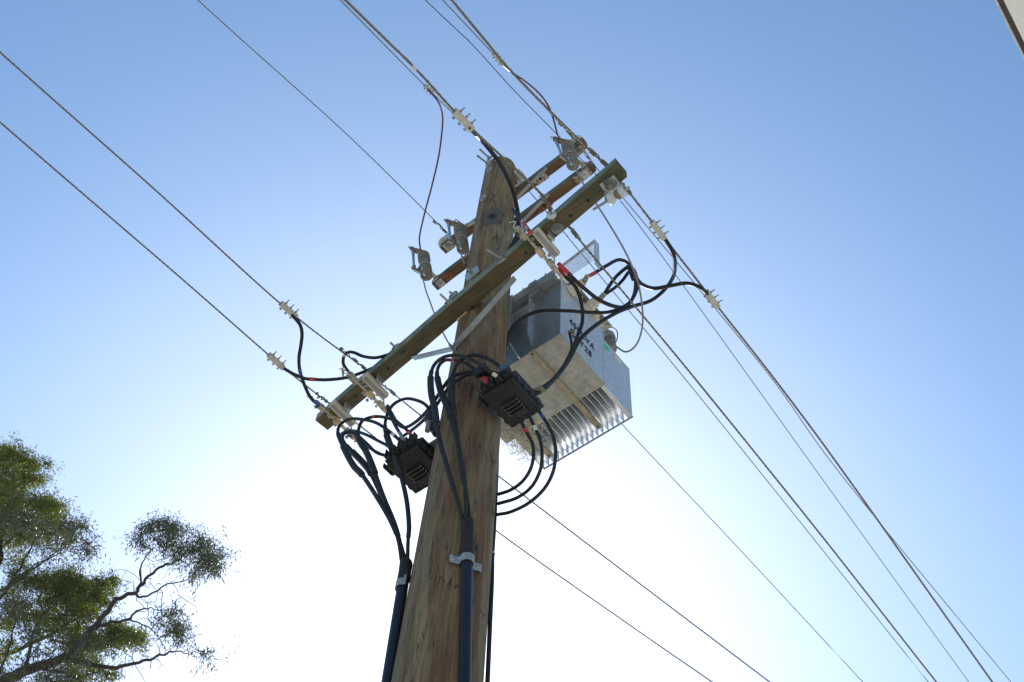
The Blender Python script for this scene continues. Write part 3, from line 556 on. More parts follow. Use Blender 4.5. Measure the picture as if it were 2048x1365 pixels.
# ------------------------------------------------------------------ transformer
TR = thing('transformer', 'grey galvanised pole-mounted transformer behind the pole', 'transformer', (0, .7, 10.04))
X0, X1, Y0, Y1, Z0, Z1 = -.56, .437, .42, 1.01, 10.04, 10.95
def transformer():
    k = MB(); k.abox((X0, Y0, Z0), (X1, Y1, Z1), [2, 0, 0, 0, 0, 1]); k.build('tank', ('galvanised_dark', 'galvanised_side', 'galvanised_under'), TR, None, .004)  # same steel per face: near face coloured darker for pole shade, sky-lit side paler
    k = MB(); k.abox((X0, Y0 - .004, Z0 - .006), (X1 + .006, Y0 + .004, Z0 + .006)); k.abox((X1 - .006, Y0 + .004, Z0 - .007), (X1 + .006, Y1, Z0 + .005)); k.build('weld_rim', 'galvanised_under', TR)
    k = MB(); k.abox((X0 - .04, Y0 + .02, Z1), (X1 + .06, Y1 + .06, Z1 + .012)); k.abox((X0 - .04, Y0 + .03, Z1 + .014), (X1 + .05, Y1 + .055, Z1 + .03)); k.build('lid', 'olive_paint', TR, None, .002)
    k = MB()
    for i in range(14):
        x = .37 - i * .07; k.hexnut((X1 + .035, Y0 + .03 + i * .045, Z1 - .012), (0, 0, 1), .011, .016)
    k.build('lid_bolt', 'bolt_steel', TR)
    # cooling fins
    n = 18; xs = np.linspace(.400, -.464, n); k = MB()
    for i, x in enumerate(xs):
        zt = 10.73
        if i == 0: continue
        k.abox((x - .0028, Y1, Z0 + .005), (x + .0028, 1.395, zt))
    k.build('cooling_fins', 'fin_steel', TR)
    k = MB(); k.abox((.396, Y1, Z0), (.434, 1.398, 10.73)); k.build('end_panel', 'galvanised_side', TR, None, .002)
    k = MB(); k.abox((-.468, 1.392, Z0 - .006), (.438, 1.402, Z0 + .008)); k.abox((-.468, Y1, Z0 - .004), (-.460, 1.392, Z0 + .008)); k.build('fin_rail', 'galvanised_dark', TR)
    k = MB(); k.abox((-.468, Y1, 10.732), (.436, 1.40, 10.74)); k.build('fin_cover', 'galvanised_side', TR)
    for x in (.165, -.33):
        k = MB(); k.abox((x - .022, .395, Z0 - .034), (x + .022, 1.315, Z0 - .028)); k.abox((x - .022, .395, Z0 - .028), (x - .018, 1.315, Z0 - .006)); k.abox((x + .018, .395, Z0 - .028), (x + .022, 1.315, Z0 - .006)); s = k.build('skid_rail', 'skid_timber', TR)
        for y in (.42, 1.29): MB().cyl((x, y, Z0 - .037), (x, y, Z0 - .033), .009, 10).build('bolt_hole', 'stencil_black', s)
    # hanging beam + gusset + ribs on the near face
    k = MB(); k.abox((-.45, .345, 10.88), (.43, .353, 11.0)); k.abox((-.45, .353, 10.88), (.43, .418, 10.888)); k.build('hanger_beam', 'beam_steel', TR)
    k = MB(); k.abox((.16, .325, 10.93), (.24, .3435, 10.985)); k.build('beam_clip', 'beam_steel', TR)
    k = MB()
    for x in (.30, .06): k.cyl((x + .015, .36, 10.98), (x + .015, .36, 11.06), .014, 6, .004)
    k.build('hanger_bolt', 'galvanised', TR)
    k = MB(); k.abox((-.26, .328, 10.42), (-.015, .336, 11.0)); k.abox((-.25, .15, 10.45), (-.24, .328, 10.98)); k.abox((-.05, .15, 10.45), (-.04, .328, 10.98)); k.build('pole_bracket', 'galvanised', TR)
    k = MB(); x = .155; k.add([(x, Y0, 10.878), (x, Y0 - .07, 10.878), (x, Y0 - .07, 10.25), (x, Y0, 10.12), (x + .008, Y0, 10.878), (x + .008, Y0 - .07, 10.878), (x + .008, Y0 - .07, 10.25), (x + .008, Y0, 10.12)], [(0, 3, 2, 1), (4, 5, 6, 7), (1, 2, 6, 5), (2, 3, 7, 6), (0, 1, 5, 4)]); k.build('lifting_rib', 'galvanised', TR)
    MB().abox((.165, .352, 10.80), (.25, .42, 10.878)).build('gusset', 'galvanised_dark', TR)
    k = MB(); a = PY(1021, 689, Y0 - .02); b = PY(1038, 716, Y0 - .02); k.beam(a, b, .012, .035, (0, 1, 0)); k.build('earth_strap', 'cast_alloy', TR)
    k = MB(); k.abox((X1, Y1 - .004, Z0), (X1 + .004, Y1 + .004, Z1)); k.abox((X1, Y0, Z1 - .03), (X1 + .012, Y1, Z1 - .002)); k.abox((X1, Y0 + .004, Z0 + .002), (X1 + .0035, Y0 + .012, Z1 - .03)); k.build('weld_seam', 'galvanised_side', TR)
    # side: bushings and lugs
    for nm, base, tip, lug in (('a', (1141, 583), (1160, 566), (1176, 552)), ('b', (1172, 614), (1193, 600), (1209, 588))):
        p = PX(*base, X1); q = PX(*tip, X1 + .16); d = unit(V3((1, 0, .12))); p = V3((X1, p[1], min(p[2], 10.90)))
        o = MB().lathe(p, d, [(0, .06), (.012, .062), (.02, .05), (.04, .046), (.05, .052), (.06, .052), (.068, .044), (.085, .044), (.092, .05), (.10, .05), (.108, .036), (.14, .033)], 24).build('bushing', 'cream_porcelain', TR)
        e = p + d * .14; l = PX(*lug, X1 + .25); k = MB(); k.beam(e, l, .045, .010, (.0, .3, 1)); k.build('terminal_lug', 'lug_brass', o); k = MB(); k.hexnut(l * .6 + e * .4 - V3((0, 0, .018)), (0, 0, 1), .014, .034); k.build('bolt', 'bolt_steel', o)
        LUGS.append(l)
    p = PX(1190, 634, X1); o = MB().lathe(p, (1, 0, 0), [(0, .048), (.01, .05), (.022, .04), (.026, .02), (.04, .018), (.042, .008)], 22).build('filler_cap', 'cream_porcelain', TR)
    p = PX(1139, 666, X1); k = MB(); k.hexnut(p, (1, 0, 0), .018, .03); k.cyl(p, p + V3((.05, 0, 0)), .008, 8); k.box(p + V3((.03, 0, -.01)), (.006, 0, 0), (0, .02, 0), (0, 0, .025)); k.build('earth_stud', 'rusty_fitting', TR)
    # writing
    def text(s, px, py, h, nm='stencil_lettering', m='stencil_black', sx=1.):
        cu = bpy.data.curves.new(nm, 'FONT'); cu.body = s; cu.size = h; cu.extrude = .0008; cu.offset = .001; cu.space_character = 1.15; ob = bpy.data.objects.new(nm, cu); SC.collection.objects.link(ob)
        bpy.context.view_layer.update(); me = bpy.data.meshes.new_from_object(ob); bpy.data.objects.remove(ob); p = PX(px, py, X1 + .0035)
        o = bpy.data.objects.new(nm, me); SC.collection.objects.link(o); me.materials.clear(); me.materials.append(M[m])
        Mx = Matrix(((0, 0, 1, 0), (sx, 0, 0, 0), (0, 1, 0, 0), (0, 0, 0, 1))); me.transform(Mx); o.parent = TR; o.location = V3(p) - V3(TR['_loc']); return o
    text('400KVA', 1139, 645, .118, sx=.76); text('51T28', 1144, 671, .112, sx=.82)
    k = MB(); a = PX(1206, 686, .436); b = PX(1218, 702, .436); k.box((a + b) / 2, (.0015, 0, 0), (0, (b[1] - a[1]) / 2, 0), (0, 0, .028)); k.build('label_plate', 'green_label', TR)
    k = MB(); a = PX(1229, 710, .436); b = PX(1242, 727, .436); k.box((a + b) / 2, (.0015, 0, 0), (0, (b[1] - a[1]) / 2, 0), (0, 0, .03)); k.build('label_plate', 'cream_label', TR)
    # pale panel with hand-written number
    k = MB(); pa = PY(1026, 628, Y0 - .004); k.abox((-.14, Y0 - .0035, 10.64), (.15, Y0, 10.86)); k.build('pale_panel', 'galvanised_side', TR)
    k = MB()
    for st in ([(1027, 637), (1033, 632)], [(1032, 632), (1029, 641)], [(1037, 628), (1035, 637)], [(1045, 626), (1040, 628), (1038, 634), (1041, 636), (1046, 631), (1045, 626)], [(1049, 623), (1055, 621), (1051, 626), (1055, 627), (1048, 633)], [(1058, 617), (1062, 615), (1062, 619), (1057, 626)], [(1064, 613), (1069, 610)]):
        k.tube(smooth([PY(x, y, Y0 - .0045) for x, y in st], 5), .0026, 5)
    k.build('handwritten_number', 'marker_red', TR)
LUGS = []
transformer()
def screen():
    T = thing('mesh_screen', 'expanded metal mesh guard standing up above the transformer', 'guard', (.45, .52, 10.98)); y = .47
    A, B, C_, D_ = PY(1126, 531, y), PY(1190, 482, y), PY(1195, 545, y), PY(1157, 561, y)
    x0, x1 = A[0], B[0]; zt0, zt1 = A[2], B[2]; zb0 = Z1 + .03; k = MB(); nx = 30; dz = .021
    zb = lambda x: zb0 + 0 * x
    zt = lambda x: zt0 + (zt1 - zt0) * (x - x0) / (x1 - x0)
    xs = np.linspace(x0, x1, nx)
    for i, x in enumerate(xs):
        P = []; z = zb0; j = 0
        w = (x1 - x0) / nx * .5
        while z < zt(x):
            P.append(V3((x + (w if (j + i) % 2 else -w) * .45, y, z))); z += dz; j += 1
        P.append(V3((x, y, zt(x))))
        if len(P) > 2: k.tube(P, .0026, 4, cap=False)
    k.build('expanded_mesh', 'galvanised', T)
    k = MB(); k.beam((x0, y, zt0), (x1, y, zt1), .02, .02, (0, 1, 0)); k.build('frame_top', 'galvanised', T)
    k = MB(); k.abox((x1 - .003, y - .012, zb0 - .1), (x1 + .003, y + .055, zt1 + .012)); k.build('frame_edge', 'galvanised_side', T)
screen()
def arrester():
    p = PX(1221, 697, .33); T = thing('surge_arrester', 'grey capped ribbed bushing beyond the top right edge of the transformer', 'surge arrester', p)
    q = PX(1215, 662, .33); d = unit(q - p); L = np.linalg.norm(q - p)
    prof = [(0, .04)]
    for i in range(5): h = L * .12 * i; prof += [(h, .045), (h + .012, .055), (h + .018, .045)]
    MB().lathe(p - d * .03, d, prof, 22).build('ribbed_body', 'grey_polymer', T)
    MB().lathe(p + d * L * .5, d, [(0, .062), (.02, .062), (L * .25, .056), (L * .38, .035), (L * .5, .012), (L * .62, .010)], 22).build('cap', 'grey_cap', T)
    cable('thin black loop arching over the grey capped bushing', [(1206, 667, 'x', .38), (1212, 659, 'x', .36), (1222, 655, 'x', .34), (1233, 661, 'x', .33), (1235, 675, 'x', .33), (1229, 690, 'x', .33), (1223, 697, 'x', .33)], .010, cat='cable')
arrester()

# ------------------------------------------------------------------ black junction boxes
def junction_box(label, x0, x1, y0, y1, z0, flip):
    T = thing('junction_box', label, 'junction box', ((x0 + x1) / 2, (y0 + y1) / 2, z0), 'black cable junction boxes on the pole'); H = .10
    k = MB(); k.abox((x0, y0, z0), (x1, y1, z0 + H)); k.build('box_body', 'black_plastic', T, None, .008)
    k = MB(); k.abox((x0 - .012, y0 - .012, z0 + H * .45), (x1 + .012, y1 + .012, z0 + H * .6)); k.build('box_rim', 'grey_black_plastic', T, None, .004)
    k = MB(); k.abox((x0 + .03, y0 + .03, z0 + H), (x1 - .03, y1 - .03, z0 + H + .05)); k.abox((x1 - .05, y0 + .02, z0 + H), (x1 + .005, y1 - .08, z0 + H + .035)); k.build('box_lid', 'grey_black_plastic', T, None, .012)
    k = MB(); c = V3(((x0 + x1) / 2, (y0 + y1) / 2 + .02, z0))
    k.box(c - (0, 0, .002), (.066, 0, 0), (0, .062, 0), (0, 0, .002), 1)
    for i in range(4): k.box(c + V3((0, -.045 + .03 * i, -.012)), (.058, 0, 0), (0, .0065, 0), (0, 0, .010))
    k.box(c + V3((.02, .072, -.010)), (.045, 0, 0), (0, .022, 0), (0, 0, .016)); k.cyl(c + V3((.02, .1, -.01)), c + V3((.02, .1, -.04)), .012, 10)
    for sx in (-1, 1):
        for j in range(4): k.box(((x0 if sx < 0 else x1) + sx * .008, y0 + .05 + j * (y1 - y0 - .1) / 3, z0 + .045), (.010, 0, 0), (0, .016, 0), (0, 0, .02))
    for j in range(5): k.box((x0 + .03 + j * (x1 - x0 - .06) / 4, y1 + .006, z0 + .05), (.010, 0, 0), (0, .008, 0), (0, 0, .02))
    for yy in (y0 + .012, y1 - .012): k.box(((x0 + x1) / 2, yy, z0 - .003), ((x1 - x0) / 2 - .02, 0, 0), (0, .003, 0), (0, 0, .003))
    vr = k; k = MB()
    for i in range(4):
        for sx in (-1, 1): k.lathe(c + V3((sx * .06, -.045 + .027 * i, -.008)), (0, 0, -1), [(0, .004), (.014, .004)], 8)
    k.build('screw', 'bolt_steel', T)
    r = random.Random(5); k = vr
    for yy in (y0 + .03, y0 + .05, y0 + .078, y1 - .05, y1 - .026):
        for i in range(8): k.box(((x0 + .025) + i * (x1 - x0 - .05) / 7 + r.uniform(-.003, .003), yy, z0 - .001), (.0035, 0, 0), (0, .005, 0), (0, 0, .002), 1)
    k.build('vent_panel', ('grey_black_plastic', 'stencil_black'), T)
    # cable entry shrouds along the near side
    k = MB()
    for i in range(4):
        x = x0 + .035 + i * (x1 - x0 - .07) / 3; k.abox((x - .022, y0 - .045, z0 + .035), (x - .016, y0, z0 + H + .03)); k.abox((x + .016, y0 - .045, z0 + .035), (x + .022, y0, z0 + H + .03)); k.abox((x - .018, y0 - .04, z0 + .03), (x + .018, y0, z0 + .04))
    k.abox((x0 - .035, y0 + .0, z0 + .01), (x0 - .025, y0 + .09, z0 + .055)); k.abox((x0 - .03, y0 + .08, z0 + .01), (x0, y0 + .1, z0 + .05)); k.build('entry_shroud', 'black_plastic', T, None, .003)
    sx = 1 if x0 > 0 else -1; k = MB(); xe = x1 if sx > 0 else x0
    if sx > 0:
        k.abox((xe - .1, y1 - .09, z0 + H + .05), (xe + .055, y1 - .03, z0 + H + .056)); k.lathe((xe + .035, y1 - .06, z0 + H + .045), (0, 0, 1), [(0, .008), (.004, .008)], 10)
    else: k.abox((x1 - .02, y0 + .1, z0 + H + .03), (x1 + .08, y0 + .16, z0 + H + .05))
    k.build('mounting_tab', 'olive_paint', T)
junction_box('black cable junction box right of the pole, below the transformer', .268, .525, -.195, .125, 8.60, 1)
junction_box('black cable junction box left of the pole, under the looping cables', -.485, -.205, -.265, .04, 8.36, -1)

# ------------------------------------------------------------------ conduits
def conduit(label, p0, pts, r, sadpx, m='blue_black_conduit'):
    T = thing('conduit', label, 'conduit', (p0[0], p0[1], .12)); P = [V3(p0)] + [V3(p) for p in pts]
    MB().tube(smooth(P, 8), r, 20).build('pipe', m, T)
    z = sadpx; i = P[0]; return T
cL0 = PY(806, 1168, -.19); cL1 = PY(775, 1365, -.19)
TL = thing('conduit', 'dark conduit running up the left side of the pole', 'conduit', (cL1[0], cL1[1], .12))
MB().tube([cL1 + (cL1 - cL0) * 6, cL1, cL0, cL0 + (cL0 - cL1) * .06], .034, 20).build('pipe', 'blue_black_conduit', TL)
cR0 = PY(934, 1115, -.135); cR1 = PY(929, 1365, -.095); cR1 = surf(929, 1365, .036); cR0 = surf(934, 1115, .036)
TRc = thing('conduit', 'dark conduit running up the middle of the pole face', 'conduit', (cR1[0], cR1[1], .12))
MB().tube([cR1 + (cR1 - cR0) * 5, cR1, cR0, cR0 + (cR0 - cR1) * .03], .034, 20).build('pipe', 'blue_black_conduit', TRc)
def saddle(T, c, ax, r=.037):
    ax = unit(ax); n = unit((*(c[:2] - pc(c[2])), 0)); u = unit(np.cross(ax, n)); k = MB(); N = 14; vs = []
    prof = [(-2.6 * r, -r * .55), (-1.25 * r, -r * .55)] + [(-r * 1.06 * math.cos(t), r * 1.06 * math.sin(t)) for t in np.linspace(-.2, math.pi + .2, N)] + [(1.25 * r, -r * .55), (2.6 * r, -r * .55)]
    h = .028
    for (a, b) in prof:
        for e in (-1, 1):
            for tt in (0, .004): vs.append(c + u * a * (1 + 0 * tt) + n * (b + tt) + ax * h * e + (u * (a / r) * tt * .3))
    fs = []
    for i in range(len(prof) - 1):
        a = i * 4; b = a + 4; fs += [(a + 1, a + 3, b + 3, b + 1), (a, b, b + 2, a + 2), (a, a + 1, b + 1, b), (a + 2, b + 2, b + 3, a + 3)]
    k.add(vs, fs, False); o = k.build('saddle_clamp', 'galvanised', T)
    k = MB()
    for e in (-1, 1): k.lathe(c + u * 2. * r * e - n * (r * .5), n, [(0, .016), (.006, .016), (.012, .010)], 12)
    k.build('bolt', 'bolt_steel', o)
saddle(TL, cL0 - unit(cL0 - cL1) * .02, cL0 - cL1); saddle(TRc, cR0 - unit(cR0 - cR1) * .03, cR0 - cR1)
for T, c0, c1, nm in ((TL, cL0, cL1, 0), (TRc, cR0, cR1, 1)):
    d = unit(c0 - c1); up = (.19 if nm == 0 else .32)
    MB().tube([c0 + d * .02, c0 + d * .03, c0 + d * up * .5, c0 + d * up * .9, c0 + d * up], [.035, .0395, .038, .040, .034], 18).build('breakout_boot', 'heat_shrink', T)

# ------------------------------------------------------------------ cables
HS = 'heat_shrink_sleeve'
gt = 'tail cables rising from the conduits'
topL = cL0 + unit(cL0 - cL1) * .15; topR = cR0 + unit(cR0 - cR1) * .28
def tail(label, pts, end, off, sl0, sl1, tapes=(), dia=.024):
    P = [PT(q) for q in pts] + [V3(end) + V3(off)]
    b = [(sl0, sl0 + .9, 'heat_shrink', 1.35, HS), (sl0 + .7, sl1, 'heat_shrink', 1.95, HS), (sl1, len(pts) - 1.3, 'heat_shrink', 1.3, HS)] + [(u, u + .25, m_, 1.12, TB) for u, m_ in tapes]
    return cable(label, P, dia, 'black_cable', gt, b, 'tail_cable', 'cable', 12, True)
g1, g2, g3 = -.28, -.25, -.2
tail('leftmost looping tail cable with the fat sleeve reaching furthest left', [(802, 884, -.26), (781, 865, -.3), (752, 846, -.34), (722, 839, -.37), (699, 839, -.38), (682, 849, -.38), (676, 867, -.38), (692, 905, -.37), (708, 933, -.36), (724, 950, -.35), (752, 992, -.32), (780, 1040, -.27), (796, 1080, -.23)], topL, (-.015, -.015, 0), 6, 9, [(.6, 'white_tape')])
tail('looping tail cable with red tape left of the pole', [(830, 880, -.2), (813, 860, -.26), (790, 842, -.3), (762, 834, -.32), (738, 836, -.34), (722, 846, -.34), (716, 868, -.34), (720, 884, -.34), (734, 907, -.33), (750, 947, -.31), (767, 994, -.28), (788, 1045, -.24), (800, 1085, -.2)], topL, (.0, -.02, 0), 6, 9, [(.5, 'red_tape'), (3.4, 'red_tape')])
tail('tail cable arching highest and closest to the left side of the pole', [(868, 860, -.16), (860, 826, -.2), (852, 811, -.24), (836, 802, -.28), (813, 798, -.3), (790, 807, -.31), (776, 825, -.31), (770, 853, -.3), (776, 879, -.29), (790, 914, -.27), (802, 952, -.25), (813, 1000, -.23), (818, 1050, -.21), (816, 1085, -.2)], topL, (.018, -.004, 0), 7, 10)
tail('tail cable tucked behind the leftmost one with a slanting sleeve', [(776, 913, -.2), (752, 905, -.22), (734, 888, -.24), (712, 869, -.26), (694, 866, -.28), (685, 873, -.3), (689, 886, -.3), (701, 900, -.3), (727, 927, -.28), (742, 948, -.26), (766, 1000, -.24), (790, 1060, -.2), (802, 1090, -.18)], topL, (.0, .015, 0), 6.5, 9)
def onp(px, py, e): return (surf(px, py, e))
def tailR(label, pts, off, sl0, sl1, tapes=()):
    P = [surf(px, py, e) if not isinstance(e, str) else None for px, py, e in pts] + [topR + V3(off)]
    return tail2(label, P, sl0, sl1, tapes)
def tail2(label, P, sl0, sl1, tapes, dia=.025):
    b = [(sl0, sl0 + .9, 'heat_shrink', 1.3, HS), (sl0 + .7, sl1, 'heat_shrink', 1.85, HS), (sl1, len(P) - 2.3, 'heat_shrink', 1.3, HS)] + [(u, u + .3, m_, 1.12, TB) for u, m_ in tapes]
    return cable(label, P, dia, 'black_cable', gt, b, 'tail_cable', 'cable', 12, True)
Y = lambda px, py, y: PY(px, py, y)
tail2('tail cable with red tape at its crest in front of the pole', [Y(981, 773, -.215), Y(958, 747, -.27), Y(938, 731, -.3), Y(920, 722, -.31), Y(907, 721, -.32), Y(891, 721, -.33), Y(879, 730, -.34), Y(874, 746, -.34), Y(876, 762, -.34), Y(883, 788, -.33), Y(896, 818, -.32), Y(906, 853, -.31), Y(914, 880, -.30), Y(924, 930, -.27), Y(931, 985, -.23), topR + V3((0, -.016, 0))], 7, 10.5, [(.25, 'red_tape'), (3.8, 'red_tape')])
tail2('tail cable with the widest loop hanging over the left edge of the pole', [Y(1004, 761, -.215), Y(989, 750, -.28), Y(967, 734, -.33), Y(945, 721, -.36), Y(923, 713, -.38), Y(906, 711, -.4), Y(887, 715, -.42), Y(871, 727, -.43), Y(863, 743, -.43), Y(861, 762, -.43), Y(863, 790, -.42), Y(869, 815, -.4), Y(873, 845, -.38), Y(880, 885, -.35), Y(896, 940, -.31), Y(914, 1000, -.25), topR + V3((-.017, -.002, 0))], 8, 12, [(.8, 'white_tape')])
tail2('tail cable with blue tape nearest the right edge of the pole', [Y(1022, 747, -.215), Y(1004, 736, -.27), Y(982, 721, -.31), Y(960, 712, -.33), Y(944, 711, -.34), Y(926, 718, -.35), Y(913, 731, -.35), Y(906, 749, -.35), Y(904, 764, -.34), Y(903, 788, -.33), Y(906, 815, -.3), Y(910, 845, -.28), Y(915, 880, -.25), Y(922, 930, -.22), Y(932, 985, -.2), topR + V3((.016, .004, 0))], 7, 10.5, [(.8, 'blue_tape')])

g_lv = 'low voltage jumper cables'
cable('fat black cable curving from the clamp past the pole top', [(934, 251, 'x', t4), (944, 261, 'x', t4 - .02), (965, 283, -1.05), (998, 325, -.78), (1022, 372, -.52), (1034, 415, -.34), (1037, 445, -.27), (1033, 472, -.25), (1022, 495, -.25), (1008, 518, -.24)], .034, group=g_lv, bands=[(6.4, 6.8, 'white_tape', 1.1, TB)])
cable('short bent cable with a long red sleeve above the right fuse switch', [(1061, 466, -.48), (1052, 454, -.47), (1041, 439, -.45), (1030, 424, -.40), (1025, 420, -.32), (1034, 432, -.24), (1041, 452, -.22), (1039, 472, -.22), (1029, 492, -.23), (1014, 512, -.22)], .030, group=g_lv, bands=[(0, 1.7, 'red_tape', 1.12, 'red_sleeve')])
sx1 = .84
cable('cable looping from the right fuse switch round to the upper transformer terminal', [(1118, 529, 'x', sx1), (1136, 546, 'x', sx1), (1158, 568, 'x', sx1), (1198, 600, 'x', .86), (1233, 614, 'x', .88), (1255, 611, 'x', .88), (1268, 590, 'x', .86), (1271, 562, 'x', .85), (1262, 533, 'x', .84), (1239, 520, 'x', .80), (1211, 533, 'x', .75), (1190, 546, 'x', .70), (1175, 554, 'x', .66)], .031, group=g_lv, bands=[(0, .9, 'red_tape', 1.12, 'red_sleeve'), (11, 12, 'red_tape', 1.12, 'red_sleeve')])
cable('cable hanging from the nearer right-hand clamp in a wide hook', [w6at(1324, 471), w6at(1333, 483), PX(1346, 505, 1.5), PX(1350, 530, 1.42), PX(1346, 555, 1.3), PX(1329, 580, 1.15), PX(1301, 602, 1.0), PX(1263, 614, .92), PX(1231, 627, .86), PX(1193, 650, .78), PX(1160, 680, .70), PX(1138, 720, .62), PX(1112, 755, .55), PY(1085, 781, .10), PY(1062, 790, .04)], .031, group=g_lv, world=True)
cable('cable arching from the farther right-hand clamp to the lower transformer terminal', [w6at(1420, 594), w6at(1413, 586), PX(1398, 574, 1.5), PX(1372, 567, 1.4), PX(1340, 572, 1.28), PX(1308, 577, 1.15), PX(1283, 568, 1.0), PX(1268, 548, .92), PX(1259, 535, .88), PX(1250, 538, .84), PX(1233, 553, .78), PX(1220, 570, .73), PX(1210, 586, .68)], .031, group=g_lv, world=True)
cable('cable running sideways across the transformer face to the loop spacer', [(1003, 722, .1), (1011, 695, .11), (1018, 668, .14), (1037, 642, .2), (1077, 623, 'y', .26), (1132, 622, 'x', .60), (1176, 625, 'x', .70), (1220, 624, 'x', .80), (1256, 608, 'x', .92), (1273, 582, 'x', .92), (1274, 558, 'x', .90), (1266, 538, 'x', .87), (1257, 545, 'x', .83), (1246, 560, 'x', .78), (1232, 574, 'x', .72), (1211, 589, 'x', .68)], .028, group=g_lv)
cable('cable with a red sleeve dropping straight down over the stencilled lettering', [(1117, 535, 'x', .80), (1126, 549, 'x', .80), (1150, 573, 'x', .80), (1162, 604, 'x', .78), (1165, 641, 'x', .74), (1155, 673, 'x', .70), (1143, 703, 'x', .65), (1124, 738, 'x', .6), (1100, 765, .14), (1066, 786, .06)], .028, group=g_lv, bands=[(.3, 1.1, 'red_tape', 1.12, 'red_sleeve')])
cable('short earth cable from the stud on the transformer side', [(1139, 667, 'x', .49), (1142, 680, 'x', .52), (1143, 700, 'x', .58), (1132, 726, 'x', .58), (1114, 751, 'x', .56), (1088, 774, .12), (1068, 784, .08)], .022, group=g_lv)
def spacer():
    p = PX(1263, 545, .87); T = thing('cable_spacer', 'dark blue plastic spacer holding the looped cables by the transformer', 'cable spacer', p); d = unit(PX(1270, 565, .87) - PX(1257, 528, .87)); u = unit(np.cross(d, ray(1263, 545))); w = np.cross(d, u); c = p - ray(1263, 545) * .03
    MB().box(c, d * .085, u * .024, w * .02).build('spacer_body', 'blue_black_conduit', T, None, .008); k = MB(); k.box(c, d * .04, u * .006, w * .0215); k.build('slot', 'stencil_black', T)
spacer()
cable('drooping cable from the upper left clamp to the leftmost fuse switch, blue taped', [(583, 629, 'x', t2), (588, 635, 'x', t2), (600, 650, 'x', -1.14), (604, 668, 'x', -1.18), (602, 690, 'x', -1.22), (598, 716, 'x', -1.28), (600, 743, 'x', -1.34), (610, 773, 'x', -1.4), (623, 798, 'x', -1.44), (645, 815, 'x', -1.45)], .028, group=g_lv, bands=[(5.8, 6.2, 'blue_tape', 1.12, TB), (8.2, 9, 'blue_tape', 1.1, TB)])
cable('long shallow cable with red tape from the lower left clamp to the crossarm', [(559, 730, 'x', t1), (566, 736, 'x', t1), (586, 748, 'x', -1.5), (608, 757, 'x', -1.44), (624, 759, 'x', -1.4), (652, 760, 'x', -1.32), (685, 757, 'x', -1.22), (712, 750, 'x', -1.12), (742, 738, 'x', -1.0), (762, 728, 'x', -.92)], .028, group=g_lv, bands=[(3.8, 4.2, 'red_tape', 1.12, TB)])
cable('looped cable with white tape above the second left fuse switch', [(717, 763, 'x', -1.05), (708, 754, 'x', -1.06), (698, 745, 'x', -1.08), (687, 729, 'x', -1.08), (688, 713, 'x', -1.06), (697, 705, 'x', -1.02), (709, 706, 'x', -.98), (726, 713, 'x', -.93), (750, 716, 'x', -.86), (772, 711, 'x', -.8), (790, 704, 'x', -.74)], .026, group=g_lv, bands=[(0, 1.9, 'white_tape', 1.1, TB), (3.9, 4.1, 'white_tape', 1.1, TB)])
cable('cable from the second left fuse switch crossing the pole to the right box', [(775, 812, -.02), (785, 830, -.05), (795, 847, -.08), (806, 855, -.10), (818, 853, -.13), (838, 839, -.18), (860, 815, -.24), (884, 779, -.28), (901, 757, -.29), (923, 747, -.28), (953, 744, -.26), (982, 745, -.23), (1011, 752, -.18)], .026, group=g_lv)
cable('lower of two cables crossing the pole behind the sleeved tails', [(800, 877, -.1), (822, 862, -.14), (846, 842, -.2), (870, 815, -.25), (890, 785, -.28), (908, 767, -.28), (930, 752, -.27), (955, 748, -.25), (1000, 756, -.2)], .024, group=g_lv)
cable('short grey-ended cable dropping from the second left fuse switch to the left box', [(774, 816, -.02), (781, 832, -.06), (792, 854, -.1), (803, 872, -.14), (812, 886, -.18)], .026, group=g_lv, bands=[(2.7, 3.9, 'grey_cap', 1.1, 'grey_sleeve')])
cable('upper cable from the leftmost fuse switch curving to the left box', [(703, 874, .08), (690, 868, -.02), (683, 870, -.1), (688, 865, -.15), (706, 862, -.17), (730, 869, -.18), (752, 880, -.18), (776, 892, -.2)], .024, group=g_lv)
cable('lower cable from the leftmost fuse switch sagging to the left box', [(708, 868, .06), (716, 880, .0), (734, 893, -.05), (752, 904, -.1), (768, 911, -.14), (783, 915, -.18)], .024, group=g_lv)
def blk():
    p = Y(962, 742, -.275); T = thing('cable_cleat', 'small black cleat gripping two cables on the pole face', 'cable cleat', p)
    k = MB(); k.box(p, (.05, 0, .0), (0, .025, 0), (0, 0, .03)); k.box(p + V3((.0, -.02, -.035)), (.035, 0, 0), (0, .012, 0), (0, 0, .02)); k.build('cleat_body', 'black_plastic', T, None, .006); MB().hexnut(p + V3((-.02, -.02, -.05)), (0, 0, -1), .014, .02).build('bolt', 'black_plastic', T)
blk()
def tubeclamp():
    p = PY(861, 838, -.21); T = thing('cable_joint', 'chunky black cable joint with silver label beside the pole, above the left box', 'cable joint', p)
    q = PY(874, 868, -.2); k = MB(); k.tube([PY(862, 822, -.21), p, (p + q) / 2, q], [.03, .045, .04, .03], 10); k.build('joint_body', 'black_plastic', T, None); d = unit(PY(853, 862, -.24) - PY(858, 842, -.24))
    MB().tube([PY(858, 845, -.25), PY(855, 862, -.25)], .02, 10).build('label_sleeve', 'bolt_steel', T)
tubeclamp()
